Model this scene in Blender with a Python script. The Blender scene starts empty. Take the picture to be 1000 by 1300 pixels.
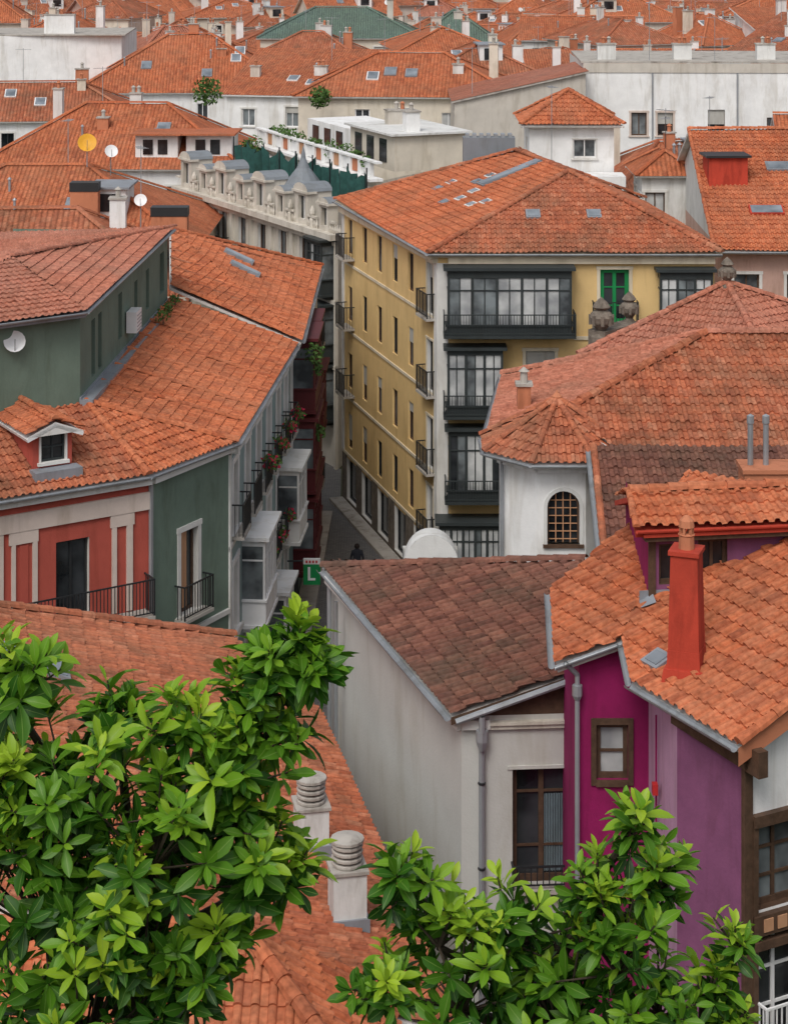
import bpy, bmesh, math, random
from mathutils import Vector, Matrix, noise
random.seed(7)
R=random.Random(11)
scene=bpy.context.scene
# ------------------------------------------------------------------ materials
MATS={}
def lnk(nt,a,b): nt.links.new(a,b)
def newmat(name):
    m=bpy.data.materials.new(name); m.use_nodes=True
    nt=m.node_tree; bs=nt.nodes['Principled BSDF']
    return m,nt,bs
def plaster(name,col,rough=.85,var=.12,stain=.22,scale=.9,bump=.25,metal=0.0,spec=.3):
    if name in MATS: return MATS[name]
    m,nt,bs=newmat(name); N=nt.nodes
    tc=N.new('ShaderNodeTexCoord')
    n1=N.new('ShaderNodeTexNoise'); n1.inputs['Scale'].default_value=scale; n1.inputs['Detail'].default_value=5; n1.inputs['Roughness'].default_value=.65
    lnk(nt,tc.outputs['Object'],n1.inputs['Vector'])
    mp=N.new('ShaderNodeMapping'); mp.inputs['Scale'].default_value=(1.6,1.6,.3); lnk(nt,tc.outputs['Object'],mp.inputs['Vector'])
    n2=N.new('ShaderNodeTexNoise'); n2.inputs['Scale'].default_value=1.0; n2.inputs['Detail'].default_value=5; n2.inputs['Roughness'].default_value=.65; n2.inputs['Distortion'].default_value=.5; lnk(nt,mp.outputs[0],n2.inputs['Vector'])
    r1=N.new('ShaderNodeValToRGB'); r1.color_ramp.elements[0].position=.3; r1.color_ramp.elements[1].position=.7
    r1.color_ramp.elements[0].color=tuple(c*(1-var) for c in col)+(1,); r1.color_ramp.elements[1].color=tuple(min(1,c*(1+var*.6)) for c in col)+(1,)
    lnk(nt,n1.outputs['Fac'],r1.inputs['Fac'])
    r2=N.new('ShaderNodeValToRGB'); r2.color_ramp.elements[0].position=.3; r2.color_ramp.elements[1].position=.5
    k=1-stain; r2.color_ramp.elements[0].color=(k,k*.97,k*.92,1); r2.color_ramp.elements[1].color=(1,1,1,1)
    lnk(nt,n2.outputs['Fac'],r2.inputs['Fac'])
    mx=N.new('ShaderNodeMixRGB'); mx.blend_type='MULTIPLY'; mx.inputs[0].default_value=1
    lnk(nt,r1.outputs[0],mx.inputs[1]); lnk(nt,r2.outputs[0],mx.inputs[2]); lnk(nt,mx.outputs[0],bs.inputs['Base Color'])
    n3=N.new('ShaderNodeTexNoise'); n3.inputs['Scale'].default_value=18; n3.inputs['Detail'].default_value=3; lnk(nt,tc.outputs['Object'],n3.inputs['Vector'])
    bp=N.new('ShaderNodeBump'); bp.inputs['Strength'].default_value=bump; bp.inputs['Distance'].default_value=.02
    lnk(nt,n3.outputs['Fac'],bp.inputs['Height']); lnk(nt,bp.outputs[0],bs.inputs['Normal'])
    bs.inputs['Roughness'].default_value=rough; bs.inputs['Metallic'].default_value=metal; bs.inputs['Specular IOR Level'].default_value=spec
    MATS[name]=m; return m
def tile_mat(name,cols,bumpy=False,weather=.45,wcol=(.10,.07,.05)):
    if name in MATS: return MATS[name]
    m,nt,bs=newmat(name); N=nt.nodes
    uv=N.new('ShaderNodeUVMap'); fl=N.new('ShaderNodeVectorMath'); fl.operation='FLOOR'; lnk(nt,uv.outputs[0],fl.inputs[0])
    wn=N.new('ShaderNodeTexWhiteNoise'); wn.noise_dimensions='2D'; lnk(nt,fl.outputs[0],wn.inputs['Vector'])
    cr=N.new('ShaderNodeValToRGB'); el=cr.color_ramp.elements
    while len(el)<len(cols): el.new(.5)
    for i,c in enumerate(cols):
        el[i].position=i/(len(cols)-1); el[i].color=tuple(c)+(1,)
    lnk(nt,wn.outputs['Value'],cr.inputs['Fac'])
    tc=N.new('ShaderNodeTexCoord')
    n1=N.new('ShaderNodeTexNoise'); n1.inputs['Scale'].default_value=.6; n1.inputs['Detail'].default_value=6; n1.inputs['Roughness'].default_value=.72
    lnk(nt,tc.outputs['Object'],n1.inputs['Vector'])
    r1=N.new('ShaderNodeValToRGB'); r1.color_ramp.elements[0].position=.43; r1.color_ramp.elements[1].position=.66
    r1.color_ramp.elements[0].color=(0,0,0,1); r1.color_ramp.elements[1].color=(weather,)*3+(1,)
    lnk(nt,n1.outputs['Fac'],r1.inputs['Fac'])
    mx=N.new('ShaderNodeMixRGB'); lnk(nt,r1.outputs[0],mx.inputs[0]); lnk(nt,cr.outputs[0],mx.inputs[1]); mx.inputs[2].default_value=wcol+(1,)
    n2=N.new('ShaderNodeTexNoise'); n2.inputs['Scale'].default_value=9; n2.inputs['Detail'].default_value=4; lnk(nt,tc.outputs['Object'],n2.inputs['Vector'])
    r2=N.new('ShaderNodeValToRGB'); r2.color_ramp.elements[0].position=.3; r2.color_ramp.elements[1].position=.62
    r2.color_ramp.elements[0].color=(.60,.56,.54,1); r2.color_ramp.elements[1].color=(1.0,1.0,1.0,1)
    lnk(nt,n2.outputs['Fac'],r2.inputs['Fac'])
    m2=N.new('ShaderNodeMixRGB'); m2.blend_type='MULTIPLY'; m2.inputs[0].default_value=1; lnk(nt,mx.outputs[0],m2.inputs[1]); lnk(nt,r2.outputs[0],m2.inputs[2])
    n4=N.new('ShaderNodeTexNoise'); n4.inputs['Scale'].default_value=.18; n4.inputs['Detail'].default_value=3; lnk(nt,tc.outputs['Object'],n4.inputs['Vector'])
    r4=N.new('ShaderNodeValToRGB'); r4.color_ramp.elements[0].position=.45; r4.color_ramp.elements[1].position=.65; r4.color_ramp.elements[0].color=(0,0,0,1); r4.color_ramp.elements[1].color=(.14,)*3+(1,)
    lnk(nt,n4.outputs['Fac'],r4.inputs['Fac'])
    m3=N.new('ShaderNodeMixRGB'); lnk(nt,r4.outputs[0],m3.inputs[0]); lnk(nt,m2.outputs[0],m3.inputs[1]); a=cols[2]; m3.inputs[2].default_value=(a[0]*1.05,a[1]*1.5,a[2]*1.9,1)
    lnk(nt,m3.outputs[0],bs.inputs['Base Color'])
    if bumpy:
        sp=N.new('ShaderNodeSeparateXYZ'); lnk(nt,uv.outputs[0],sp.inputs[0])
        a=N.new('ShaderNodeMath'); a.operation='MULTIPLY'; a.inputs[1].default_value=math.pi; lnk(nt,sp.outputs[0],a.inputs[0])
        s=N.new('ShaderNodeMath'); s.operation='SINE'; lnk(nt,a.outputs[0],s.inputs[0])
        ab=N.new('ShaderNodeMath'); ab.operation='ABSOLUTE'; lnk(nt,s.outputs[0],ab.inputs[0])
        fr=N.new('ShaderNodeMath'); fr.operation='FRACT'; lnk(nt,sp.outputs[1],fr.inputs[0])
        sb=N.new('ShaderNodeMath'); sb.operation='MULTIPLY_ADD'; sb.inputs[1].default_value=-.5; lnk(nt,fr.outputs[0],sb.inputs[0]); lnk(nt,ab.outputs[0],sb.inputs[2])
        bp=N.new('ShaderNodeBump'); bp.inputs['Strength'].default_value=.9; bp.inputs['Distance'].default_value=.09
        lnk(nt,sb.outputs[0],bp.inputs['Height']); lnk(nt,bp.outputs[0],bs.inputs['Normal'])
    else:
        bp=N.new('ShaderNodeBump'); bp.inputs['Strength'].default_value=.35; bp.inputs['Distance'].default_value=.01
        lnk(nt,n2.outputs['Fac'],bp.inputs['Height']); lnk(nt,bp.outputs[0],bs.inputs['Normal'])
    bs.inputs['Roughness'].default_value=.85; bs.inputs['Specular IOR Level'].default_value=.2
    MATS[name]=m; return m
def glassmat(name,lo,hi,rough=.12):
    m,nt,bs=newmat(name); N=nt.nodes
    tc=N.new('ShaderNodeTexCoord'); n1=N.new('ShaderNodeTexNoise'); n1.inputs['Scale'].default_value=1.1; n1.inputs['Detail'].default_value=3
    lnk(nt,tc.outputs['Object'],n1.inputs['Vector'])
    r=N.new('ShaderNodeValToRGB'); r.color_ramp.elements[0].position=.35; r.color_ramp.elements[1].position=.68
    r.color_ramp.elements[0].color=lo+(1,); r.color_ramp.elements[1].color=hi+(1,)
    lnk(nt,n1.outputs['Fac'],r.inputs['Fac']); lnk(nt,r.outputs[0],bs.inputs['Base Color'])
    bs.inputs['Roughness'].default_value=rough; bs.inputs['Specular IOR Level'].default_value=.5
    MATS[name]=m; return m
OR=[(.46,.125,.055),(.55,.165,.072),(.58,.18,.08),(.60,.205,.10),(.40,.11,.052)]
tOr=tile_mat('orange_tile',OR,False,.45,(.20,.10,.06)); tOrF=tile_mat('orange_tile_far',OR,True,.45,(.18,.10,.06))
OR2=[(.34,.10,.052),(.48,.145,.07),(.54,.18,.09),(.40,.125,.066),(.57,.23,.13)]
tOr2=tile_mat('weathered_orange_tile',OR2,False,.65,(.15,.09,.055)); tOr2F=tile_mat('weathered_orange_tile_far',OR2,True,.6,(.14,.09,.055))
BR=[(.135,.058,.043),(.19,.08,.057),(.22,.094,.067),(.27,.12,.082),(.15,.062,.047)]
tBr=tile_mat('brown_tile',BR,False,.6,(.095,.078,.055)); tBrF=tile_mat('brown_tile_far',BR,True,.5,(.10,.08,.06))
PK=[(.44,.16,.10),(.50,.19,.12),(.54,.215,.14),(.47,.175,.11),(.39,.135,.085)]
tPk=tile_mat('faded_pink_tile',PK,False,.45,(.22,.13,.09)); tPkF=tile_mat('faded_pink_tile_far',PK,True,.4,(.22,.13,.09))
CU=[(.14,.20,.16),(.16,.23,.18),(.13,.18,.15)]
tCuF=tile_mat('copper_roof_far',CU,True,.4,(.09,.11,.10))
wWhite=plaster('white_plaster',(.78,.78,.77)); wWhiteD=plaster('stained_white_plaster',(.66,.66,.64),stain=.32)
wCream=plaster('cream_plaster',(.66,.60,.50)); wBeige=plaster('beige_plaster',(.55,.51,.45),stain=.22)
wGrey=plaster('grey_plaster',(.52,.52,.49),stain=.14,var=.10,scale=.5); wPink=plaster('pink_plaster',(.52,.34,.28))
wYellow=plaster('yellow_plaster',(.70,.49,.22),stain=.16,var=.08); wGreen=plaster('green_plaster',(.155,.215,.17),stain=.22,var=.15)
wTeal=plaster('teal_plaster',(.14,.20,.195)); wTealL=plaster('pale_teal_plaster',(.27,.36,.36),stain=.2)
wRed=plaster('red_plaster',(.42,.085,.06)); wMag=plaster('magenta_plaster',(.27,.010,.095),stain=.25,var=.25)
wPurp=plaster('purple_plaster',(.22,.075,.16),stain=.25,var=.25); wLil=plaster('lilac_plaster',(.50,.29,.42),stain=.25)
wStone=plaster('pale_stone',(.58,.54,.47),stain=.3); wStoneD=plaster('dark_stone',(.19,.16,.13),stain=.6,var=.4,scale=4,bump=.6)
wOch=plaster('ochre_plaster',(.50,.27,.15)); wChR=plaster('red_chimney_paint',(.46,.055,.03),stain=.4,var=.2); wChO=plaster('terracotta_render',(.50,.19,.10),stain=.4)
mTrim=plaster('white_trim',(.68,.67,.64),stain=.2,bump=.1); mTrimY=plaster('cream_trim',(.66,.58,.44),bump=.1)
mTrimP=plaster('pinkish_trim',(.60,.50,.44),bump=.1)
mIron=plaster('dark_iron',(.018,.02,.022),rough=.5,bump=.05,stain=.1,spec=.5); mDkG=plaster('dark_grey_wood',(.035,.042,.043),rough=.5,bump=.1,stain=.2)
mMar=plaster('maroon_wood',(.095,.016,.018),rough=.55,bump=.1); mWood=plaster('brown_wood',(.095,.055,.035),rough=.6,var=.35,scale=6)
mZinc=plaster('zinc_gutter',(.34,.36,.38),rough=.45,bump=.1,metal=.4,stain=.3); mLead=plaster('lead_flashing',(.28,.30,.33),rough=.55,bump=.2,metal=.2)
mConc=plaster('concrete_cap',(.42,.39,.35),stain=.5); mGreenP=plaster('green_paint',(.012,.24,.07),rough=.5,bump=.05); mRedP=plaster('red_paint',(.5,.03,.03),rough=.5)
mWhiteP=plaster('white_paint',(.78,.78,.78),rough=.5,bump=.05,stain=.15); mYelP=plaster('yellow_dish_paint',(.72,.36,.03),rough=.5,bump=.05)
mNet=plaster('green_netting',(.025,.085,.075),rough=.9,var=.4,scale=3); mShut=plaster('ribbed_shutter',(.42,.41,.38)); mSlate=plaster('slate_lead',(.20,.22,.24),rough=.6)
mCurt=plaster('blue_grey_curtain',(.13,.17,.19),rough=.9,var=.2)
gDark=glassmat('dark_glass',(.008,.010,.012),(.045,.05,.055)); gMid=glassmat('reflecting_glass',(.05,.055,.06),(.22,.25,.26)); gCur=glassmat('curtained_glass',(.26,.27,.28),(.58,.59,.58),.3)
gSky=glassmat('skylight_glass',(.12,.14,.16),(.26,.29,.32),.15)
# ------------------------------------------------------------------ builders
class Part:
    def __init__(s): s.v=[];s.f=[];s.uv=[];s.m=[];s.mats=[];s.smooth=False
    def mi(s,m):
        if m not in s.mats: s.mats.append(m)
        return s.mats.index(m)
    def face(s,pts,m,uvs=None):
        i=len(s.v); s.v+= [tuple(p) for p in pts]; s.f.append(tuple(range(i,i+len(pts)))); s.m.append(s.mi(m))
        s.uv.append(uvs or [(0,0)]*len(pts))
    def hexa(s,c,m):
        i=len(s.v); s.v+=[tuple(p) for p in c]; k=s.mi(m)
        for q in ((0,3,2,1),(4,5,6,7),(0,1,5,4),(1,2,6,5),(2,3,7,6),(3,0,4,7)):
            s.f.append(tuple(i+a for a in q)); s.m.append(k); s.uv.append([(0,0)]*4)
class Bld:
    def __init__(s,name): s.name=name; s.parts={}
    def part(s,n):
        if n not in s.parts: s.parts[n]=Part()
        return s.parts[n]
    def done(s):
        e=bpy.data.objects.new(s.name,None); scene.collection.objects.link(e); e.empty_display_size=.5
        for n,p in s.parts.items():
            if not p.f: continue
            me=bpy.data.meshes.new(n); me.from_pydata(p.v,[],p.f)
            for m in p.mats: me.materials.append(m)
            me.polygons.foreach_set('material_index',p.m)
            ul=me.uv_layers.new(name='UVMap'); flat=[]
            for u in p.uv:
                for a in u: flat+= [a[0],a[1]]
            ul.data.foreach_set('uv',flat)
            if p.smooth: me.polygons.foreach_set('use_smooth',[True]*len(p.f))
            me.update()
            o=bpy.data.objects.new(n,me); scene.collection.objects.link(o); o.parent=e
        s.empty=e
        return e
def obox(p,cx,cy,z0,z1,w,d,rot,m,taper=1.0):
    c,s=math.cos(rot),math.sin(rot); out=[]
    for z,k in ((z0,1.0),(z1,taper)):
        for a,b in ((-1,-1),(1,-1),(1,1),(-1,1)):
            x=a*w/2*k;y=b*d/2*k; out.append((cx+x*c-y*s,cy+x*s+y*c,z))
    p.hexa(out,m)
def lathe(p,cx,cy,prof,m,n=12,a0=0,a1=2*math.pi):
    for i in range(n):
        t0=a0+(a1-a0)*i/n;t1=a0+(a1-a0)*(i+1)/n
        for (r0,z0),(r1,z1) in zip(prof[:-1],prof[1:]):
            p.face([(cx+r0*math.cos(t0),cy+r0*math.sin(t0),z0),(cx+r0*math.cos(t1),cy+r0*math.sin(t1),z0),
                    (cx+r1*math.cos(t1),cy+r1*math.sin(t1),z1),(cx+r1*math.cos(t0),cy+r1*math.sin(t0),z1)],m)
def tube(p,a,b,r0,r1,m,n=6):
    a=Vector(a);b=Vector(b);d=(b-a)
    if d.length<1e-6:return
    d.normalize(); x=d.cross(Vector((0,0,1)) if abs(d.z)<.9 else Vector((1,0,0))).normalized(); y=d.cross(x)
    for i in range(n):
        t0=2*math.pi*i/n;t1=2*math.pi*(i+1)/n
        c0=x*math.cos(t0)+y*math.sin(t0);c1=x*math.cos(t1)+y*math.sin(t1)
        p.face([a+c0*r0,b+c0*r1,b+c1*r1,a+c1*r0],m)
class Fr:
    def __init__(s,p0,p1):
        s.a=Vector(p0[:2]);b=Vector(p1[:2]);s.L=(b-s.a).length;s.e=(b-s.a)/s.L;s.n=Vector((s.e.y,-s.e.x))
    def P(s,u,z,d=0):
        q=s.a+s.e*u+s.n*d; return (q.x,q.y,z)
    def box(s,p,u0,u1,z0,z1,d0,d1,m):
        P=s.P
        p.hexa([P(u0,z0,d1),P(u1,z0,d1),P(u1,z0,d0),P(u0,z0,d0),P(u0,z1,d1),P(u1,z1,d1),P(u1,z1,d0),P(u0,z1,d0)],m)
def balcony(b,F,u0,u1,z,proj=.45,h=1.0,m=None,slab=None,sp=.13):
    m=m or mIron; p=b.part('balcony_railings')
    F.box(p,u0,u1,z-.1,z,.005,proj,slab or mConc)
    F.box(p,u0,u1,z+h-.04,z+h,proj-.05,proj-.01,m); F.box(p,u0,u1,z+.08,z+.11,proj-.045,proj-.015,m)
    for s in (u0,u1-.04): 
        F.box(p,s,s+.04,z+h-.04,z+h,.005,proj-.055,m)
        F.box(p,s,s+.04,z,z+h-.042,proj-.05,proj-.012,m)
    k=u0+sp
    while k<u1-.06:
        F.box(p,k,k+.022,z+.11,z+h-.04,proj-.042,proj-.02,m); k+=sp
    k=.1
    while k<proj-.08:
        for s in (u0+.01,u1-.032): F.box(p,s,s+.022,z,z+h-.04,k,k+.02,m)
        k+=sp
def opening(b,F,u,z,w,h,st):
    g=b.part('windows'); fr=b.part('window_frames')
    fm=st.get('frame',mWood); rv=st.get('reveal',mTrim); dp=st.get('depth',.2)
    u0,u1,z1=u-w/2,u+w/2,z+h; P=F.P
    g.face([P(u0,z,0),P(u0,z,-dp),P(u0,z1,-dp),P(u0,z1,0)][::-1],rv); g.face([P(u1,z,0),P(u1,z,-dp),P(u1,z1,-dp),P(u1,z1,0)],rv)
    g.face([P(u0,z1,0),P(u1,z1,0),P(u1,z1,-dp),P(u0,z1,-dp)],rv); g.face([P(u0,z,0),P(u1,z,0),P(u1,z,-dp),P(u0,z,-dp)][::-1],rv)
    gm=st.get('glass'); 
    if gm is None: gm=R.choice([gDark,gDark,gMid,gCur])
    if st.get('blind') is None and R.random()<.22 and not st.get('noblind'):
        bl=R.uniform(.25,.8)*h; F.box(g,u0+.03,u1-.03,z1-bl,z1-.003,-dp+.055,-dp+.085,mShut)
    g.face([P(u0,z,-dp),P(u1,z,-dp),P(u1,z1,-dp),P(u0,z1,-dp)],gm)
    t=st.get('t',.07); a,c=-dp+.004,-dp+.05
    F.box(fr,u0,u0+t,z,z1,a,c,fm);F.box(fr,u1-t,u1,z,z1,a,c,fm);F.box(fr,u0+t,u1-t,z1-t,z1,a,c,fm);F.box(fr,u0+t,u1-t,z,z+t*1.3,a,c,fm)
    nx,nz=st.get('nx',2),st.get('nz',1)
    for i in range(1,nx):
        x=u0+w*i/nx; F.box(fr,x-t*.45,x+t*.45,z+t,z1-t,a,c-.006,fm)
    for i in range(1,nz):
        y=z+h*i/nz; F.box(fr,u0+t,u1-t,y-.025,y+.025,a,c-.012,fm)
    sm=st.get('trim')
    if sm:
        q=st.get('tw',.13); tr=b.part('window_surrounds')
        F.box(tr,u0-q,u0,z,z1,.0,.035,sm);F.box(tr,u1,u1+q,z,z1,.0,.035,sm);F.box(tr,u0-q-.03,u1+q+.03,z1,z1+q,0,.05,sm);F.box(tr,u0-q-.05,u1+q+.05,z-.09,z,0,.09,sm)
    if st.get('bal'):
        balcony(b,F,u0-.3,u1+.3,z-.02,st.get('proj',.4),1.0)
def wall(b,p0,p1,z0,z1,m,ops=(),z1b=None,ptn='walls'):
    F=Fr(p0,p1);L=F.L;W=b.part(ptn)
    za,zb=z1,(z1 if z1b is None else z1b); zt=min(za,zb)
    us={0,L};zs={z0,zt}
    for o in ops:
        us|={o[0]-o[2]/2,o[0]+o[2]/2}; zs|={o[1],o[1]+o[3]}
    us=sorted(x for x in us if 0<=x<=L);zs=sorted(x for x in zs if z0<=x<=zt)
    for i in range(len(us)-1):
        for j in range(len(zs)-1):
            cu,cz=(us[i]+us[i+1])/2,(zs[j]+zs[j+1])/2
            if any(abs(cu-o[0])<o[2]/2 and o[1]<cz<o[1]+o[3] for o in ops): continue
            W.face([F.P(us[i],zs[j]),F.P(us[i+1],zs[j]),F.P(us[i+1],zs[j+1]),F.P(us[i],zs[j+1])],m)
    if za>zb: W.face([F.P(0,zt),F.P(L,zt),F.P(0,za)],m)
    elif zb>za: W.face([F.P(0,zt),F.P(L,zt),F.P(L,zb)],m)
    for o in ops: opening(b,F,*o[:4],o[4])
    return F
def bay(b,F,u0,u1,z0,z1,proj=.7,cols=4,fm=None,base=.7,top=.3,glass=None):
    fm=fm or mDkG; p=b.part('glazed_bays'); zb=z0+base; zt=z1-top
    F.box(p,u0,u1,z0,zb,0.004,proj,fm); F.box(p,u0-.08,u1+.08,zb,zb+.06,0.004,proj+.06,fm); F.box(p,u0-.06,u1+.06,z0-.12,z0,0.004,proj+.05,fm)
    F.box(p,u0,u1,zt,z1,.004,proj,fm); F.box(p,u0-.15,u1+.15,z1,z1+.12,.004,proj+.15,fm)
    zb+=.06
    F.box(p,u0+.15,u1-.15,z0-.3,z0-.12,.004,proj*.5,fm)
    w=(u1-u0)/cols
    for i in range(cols):
        a=u0+i*w
        for h in (0,1):
            gm=R.choice(glass) if glass else R.choice([gMid,gCur,gDark,gCur]); a2=a+h*w/2
            p.face([F.P(a2,zb,proj-.05),F.P(a2+w/2,zb,proj-.05),F.P(a2+w/2,zt,proj-.05),F.P(a2,zt,proj-.05)],gm)
    for s in (u0+.03,u1-.03):
        q=[F.P(s,zb,0),F.P(s,zb,proj-.05),F.P(s,zt,proj-.05),F.P(s,zt,0)]
        p.face(q,gMid)
    for i in range(cols+1):
        a=u0+i*w; a0=max(u0,a-.05);a1=min(u1,a+.05)
        if i==0:a1=u0+.09
        if i==cols:a0=u1-.09
        F.box(p,a0,a1,zb,zt,proj-.07,proj-.003,fm)
        if i<cols: F.box(p,a+w/2-.02,a+w/2+.02,zb,zt,proj-.06,proj-.02,fm)
    zz=zb+(zt-zb)*.72
    F.box(p,u0+.05,u1-.05,zz,zz+.05,proj-.055,proj-.012,fm)
    F.box(p,u0,u0+.06,zz,zz+.05,.02,proj-.08,fm);F.box(p,u1-.06,u1,zz,zz+.05,.02,proj-.08,fm)
    if base>.5:
        for i in range(cols*2):
            a=u0+(i+.5)*w/2; F.box(p,a-w*.18,a+w*.18,z0+.12,z0+base-.1,proj,proj+.02,fm)
# ---- roofs
PROF=[(0,0),(.07,.62),(.17,.93),(.28,1),(.39,.93),(.49,.62),(.56,0)]
def newell(pts):
    n=Vector((0,0,0))
    for a,b in zip(pts,pts[1:]+pts[:1]): n+=Vector(((a.y-b.y)*(a.z+b.z),(a.z-b.z)*(a.x+b.x),(a.x-b.x)*(a.y+b.y)))
    n.normalize()
    return n if n.z>0 else -n
def tiles(part,poly,m,detail=True,tw=.24,tl=.38,amp=.05,lift=.04):
    pts=[Vector(p) for p in poly]; c=sum(pts,Vector())/len(pts); N=newell(pts)
    V=(Vector((0,0,1))-N*N.z).normalized(); U=V.cross(N).normalized()
    us=[(p-c).dot(U) for p in pts];vs=[(p-c).dot(V) for p in pts]; u0,u1,v0,v1=min(us),max(us),min(vs),max(vs)
    ou,ov=R.randint(0,500),R.randint(0,500)
    if not detail:
        P=pts if (pts[1]-pts[0]).cross(pts[2]-pts[1]).dot(N)>0 else pts[::-1]
        part.face(P,m,None)
        part.uv[-1]=[((p-c).dot(U)/tw-u0/tw+ou,((p-c).dot(V)-v0)/tl+ov) for p in P]; return
    nu=int((u1-u0)/tw)+2; nv=int((v1-v0)/tl)+2
    bm=bmesh.new(); prof=PROF
    xs=[];hs=[];col=[]
    for i in range(nu):
        for t,h in prof: xs.append(u0-.3*tw+(i+t)*tw);hs.append(h*amp);col.append(i)
    prev=None
    for j in range(nv):
        jit=[R.gauss(0,.008) for _ in range(nu)]; sl=[R.gauss(0,.013) for _ in range(nu)]
        rows=[]
        for k in (0,1):
            v=v0+(j+k)*tl; row=[]
            for x,h,cI in zip(xs,hs,col):
                q=c+U*x+V*(v+(sl[cI] if k==0 and h>0 else 0))
                wv=noise.noise(q*.35)*.05
                q=q+N*(h*(1.0 if k==0 else .8)+(lift+jit[cI] if k==0 else 0)+wv)
                row.append(bm.verts.new(q))
            rows.append(row)
        for a in range(len(xs)-1):
            bm.faces.new((rows[0][a],rows[0][a+1],rows[1][a+1],rows[1][a]))
            if prev: bm.faces.new((prev[a],prev[a+1],rows[0][a+1],rows[0][a]))
        prev=rows[1]
    n=len(pts)
    for i in range(n):
        a,b2=pts[i],pts[(i+1)%n]; e=(b2-a); no=e.cross(N).normalized()
        if no.dot(c-a)>0: no=-no
        bmesh.ops.bisect_plane(bm,geom=bm.verts[:]+bm.edges[:]+bm.faces[:],dist=1e-5,plane_co=a,plane_no=no,clear_outer=True)
    base=len(part.v); bm.verts.index_update()
    uvd=[]
    for v in bm.verts:
        part.v.append(tuple(v.co)); d=v.co-c; uvd.append((d.dot(U),d.dot(V)))
    k=part.mi(m)
    for f in bm.faces:
        ids=[v.index for v in f.verts]
        mu=sum(uvd[i][0] for i in ids)/len(ids);mv=sum(uvd[i][1] for i in ids)/len(ids)
        cell=(math.floor((mu-u0)/tw+.3)+.5+ou, math.floor((mv-v0)/tl)+.5+ov)
        part.f.append(tuple(base+i for i in ids)); part.m.append(k); part.uv.append([cell]*len(ids))
    bm.free()
def caps(b,p0,p1,m,r=.12,seg=.42,far=False,lift=.05):
    p=b.part('ridge_tiles'); a=Vector(p0);c=Vector(p1);L=(c-a).length
    if L<.1:return
    d=(c-a)/L; x=d.cross(Vector((0,0,1))).normalized(); up=x.cross(d).normalized()
    n=1 if far else max(1,round(L/seg)); K=3 if far else 5
    for i in range(n):
        s=a+d*(L*i/n)+up*lift; e=a+d*(L*(i+1)/n+(.0 if far else .05))+up*lift; ra,rb=(r*1.1,r*.88) if not far else (r,r)
        uvc=(R.randint(0,999)+.5,R.randint(0,999)+.5)
        off=up*R.uniform(-.012,.012)+x*R.uniform(-.01,.01)*(0 if far else 1)
        ring=lambda o,rr:[o+off+x*(rr*math.cos(math.pi*k/K))+up*(rr*math.sin(math.pi*k/K)) for k in range(K+1)]
        A=ring(s,ra);B=ring(e,rb)
        for k in range(K): p.face([A[k],B[k],B[k+1],A[k+1]],m,[uvc]*4)
        if not far: p.face(A,m,[uvc]*len(A))
def gutter(b,p0,p1,r=.075,m=None,side=1):
    p=b.part('gutters'); m=m or mZinc; a=Vector(p0);c=Vector(p1); d=(c-a).normalized(); x=d.cross(Vector((0,0,1))).normalized()*side; up=Vector((0,0,1))
    a=a+x*r*.9-up*.03;c=c+x*r*.9-up*.03
    K=6; A=[a+x*(r*math.cos(math.pi*k/K))-up*(r*math.sin(math.pi*k/K)) for k in range(K+1)]
    B=[q+(c-a) for q in A]
    for k in range(K):
        p.face([A[k],A[k+1],B[k+1],B[k]],m)
def slab(b,poly,m,t=.12,off=.02):
    p=b.part('roof_boards'); pts=[Vector(q) for q in poly]; N=newell(pts); c=sum(pts,Vector())/len(pts)
    pts=[q-N*((q-c).dot(N)) for q in pts]
    if (pts[1]-pts[0]).cross(pts[2]-pts[1]).dot(N)<0: pts=pts[::-1]
    A=[q-N*off for q in pts];B=[q-N*(off+t) for q in pts]
    p.face(A,m);p.face(B[::-1],m)
    for i in range(len(A)):
        j=(i+1)%len(A); p.face([B[i],B[j],A[j],A[i]],m)
def roof(b,poly,m,detail=True,fascia=None,tw=.21,tl=.37,amp=.055,boards=True):
    tiles(b.part('roof'),poly,m,detail,tw,tl,amp)
    if boards: slab(b,poly,fascia or mTrim,.1,.09 if detail else .03)
def hip(b,fp,ze,r0,r1,m,detail=False,fascia=None,tw=.24,tl=.38,capm=None):
    q=[(x,y,ze) for x,y in fp]; far=not detail
    roof(b,[q[0],q[1],r1,r0],m,detail,fascia,tw,tl); roof(b,[q[2],q[3],r0,r1],m,False if far else detail,fascia,tw,tl)
    roof(b,[q[1],q[2],r1],m,detail,fascia,tw,tl); roof(b,[q[3],q[0],r0],m,detail,fascia,tw,tl)
    cm=capm or m
    for a,c in ((r0,r1),(q[0],r0),(q[1],r1),(q[2],r1),(q[3],r0)): caps(b,a,c,cm,.12,far=far)
def walls4(b,fp,z0,z1,m,ops={}):
    fs=[]
    for i in range(len(fp)): fs.append(wall(b,fp[i],fp[(i+1)%len(fp)],z0,z1,m,ops.get(i,())))
    return fs
def inset(fp,k):
    cx=sum(p[0] for p in fp)/len(fp);cy=sum(p[1] for p in fp)/len(fp); out=[]
    for x,y in fp:
        d=math.hypot(x-cx,y-cy); out.append((x-(x-cx)/d*k,y-(y-cy)/d*k))
    return out
def zplane(poly,x,y):
    pts=[Vector(p) for p in poly];N=newell(pts);c=pts[0]
    return c.z-(N.x*(x-c.x)+N.y*(y-c.y))/N.z
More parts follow.
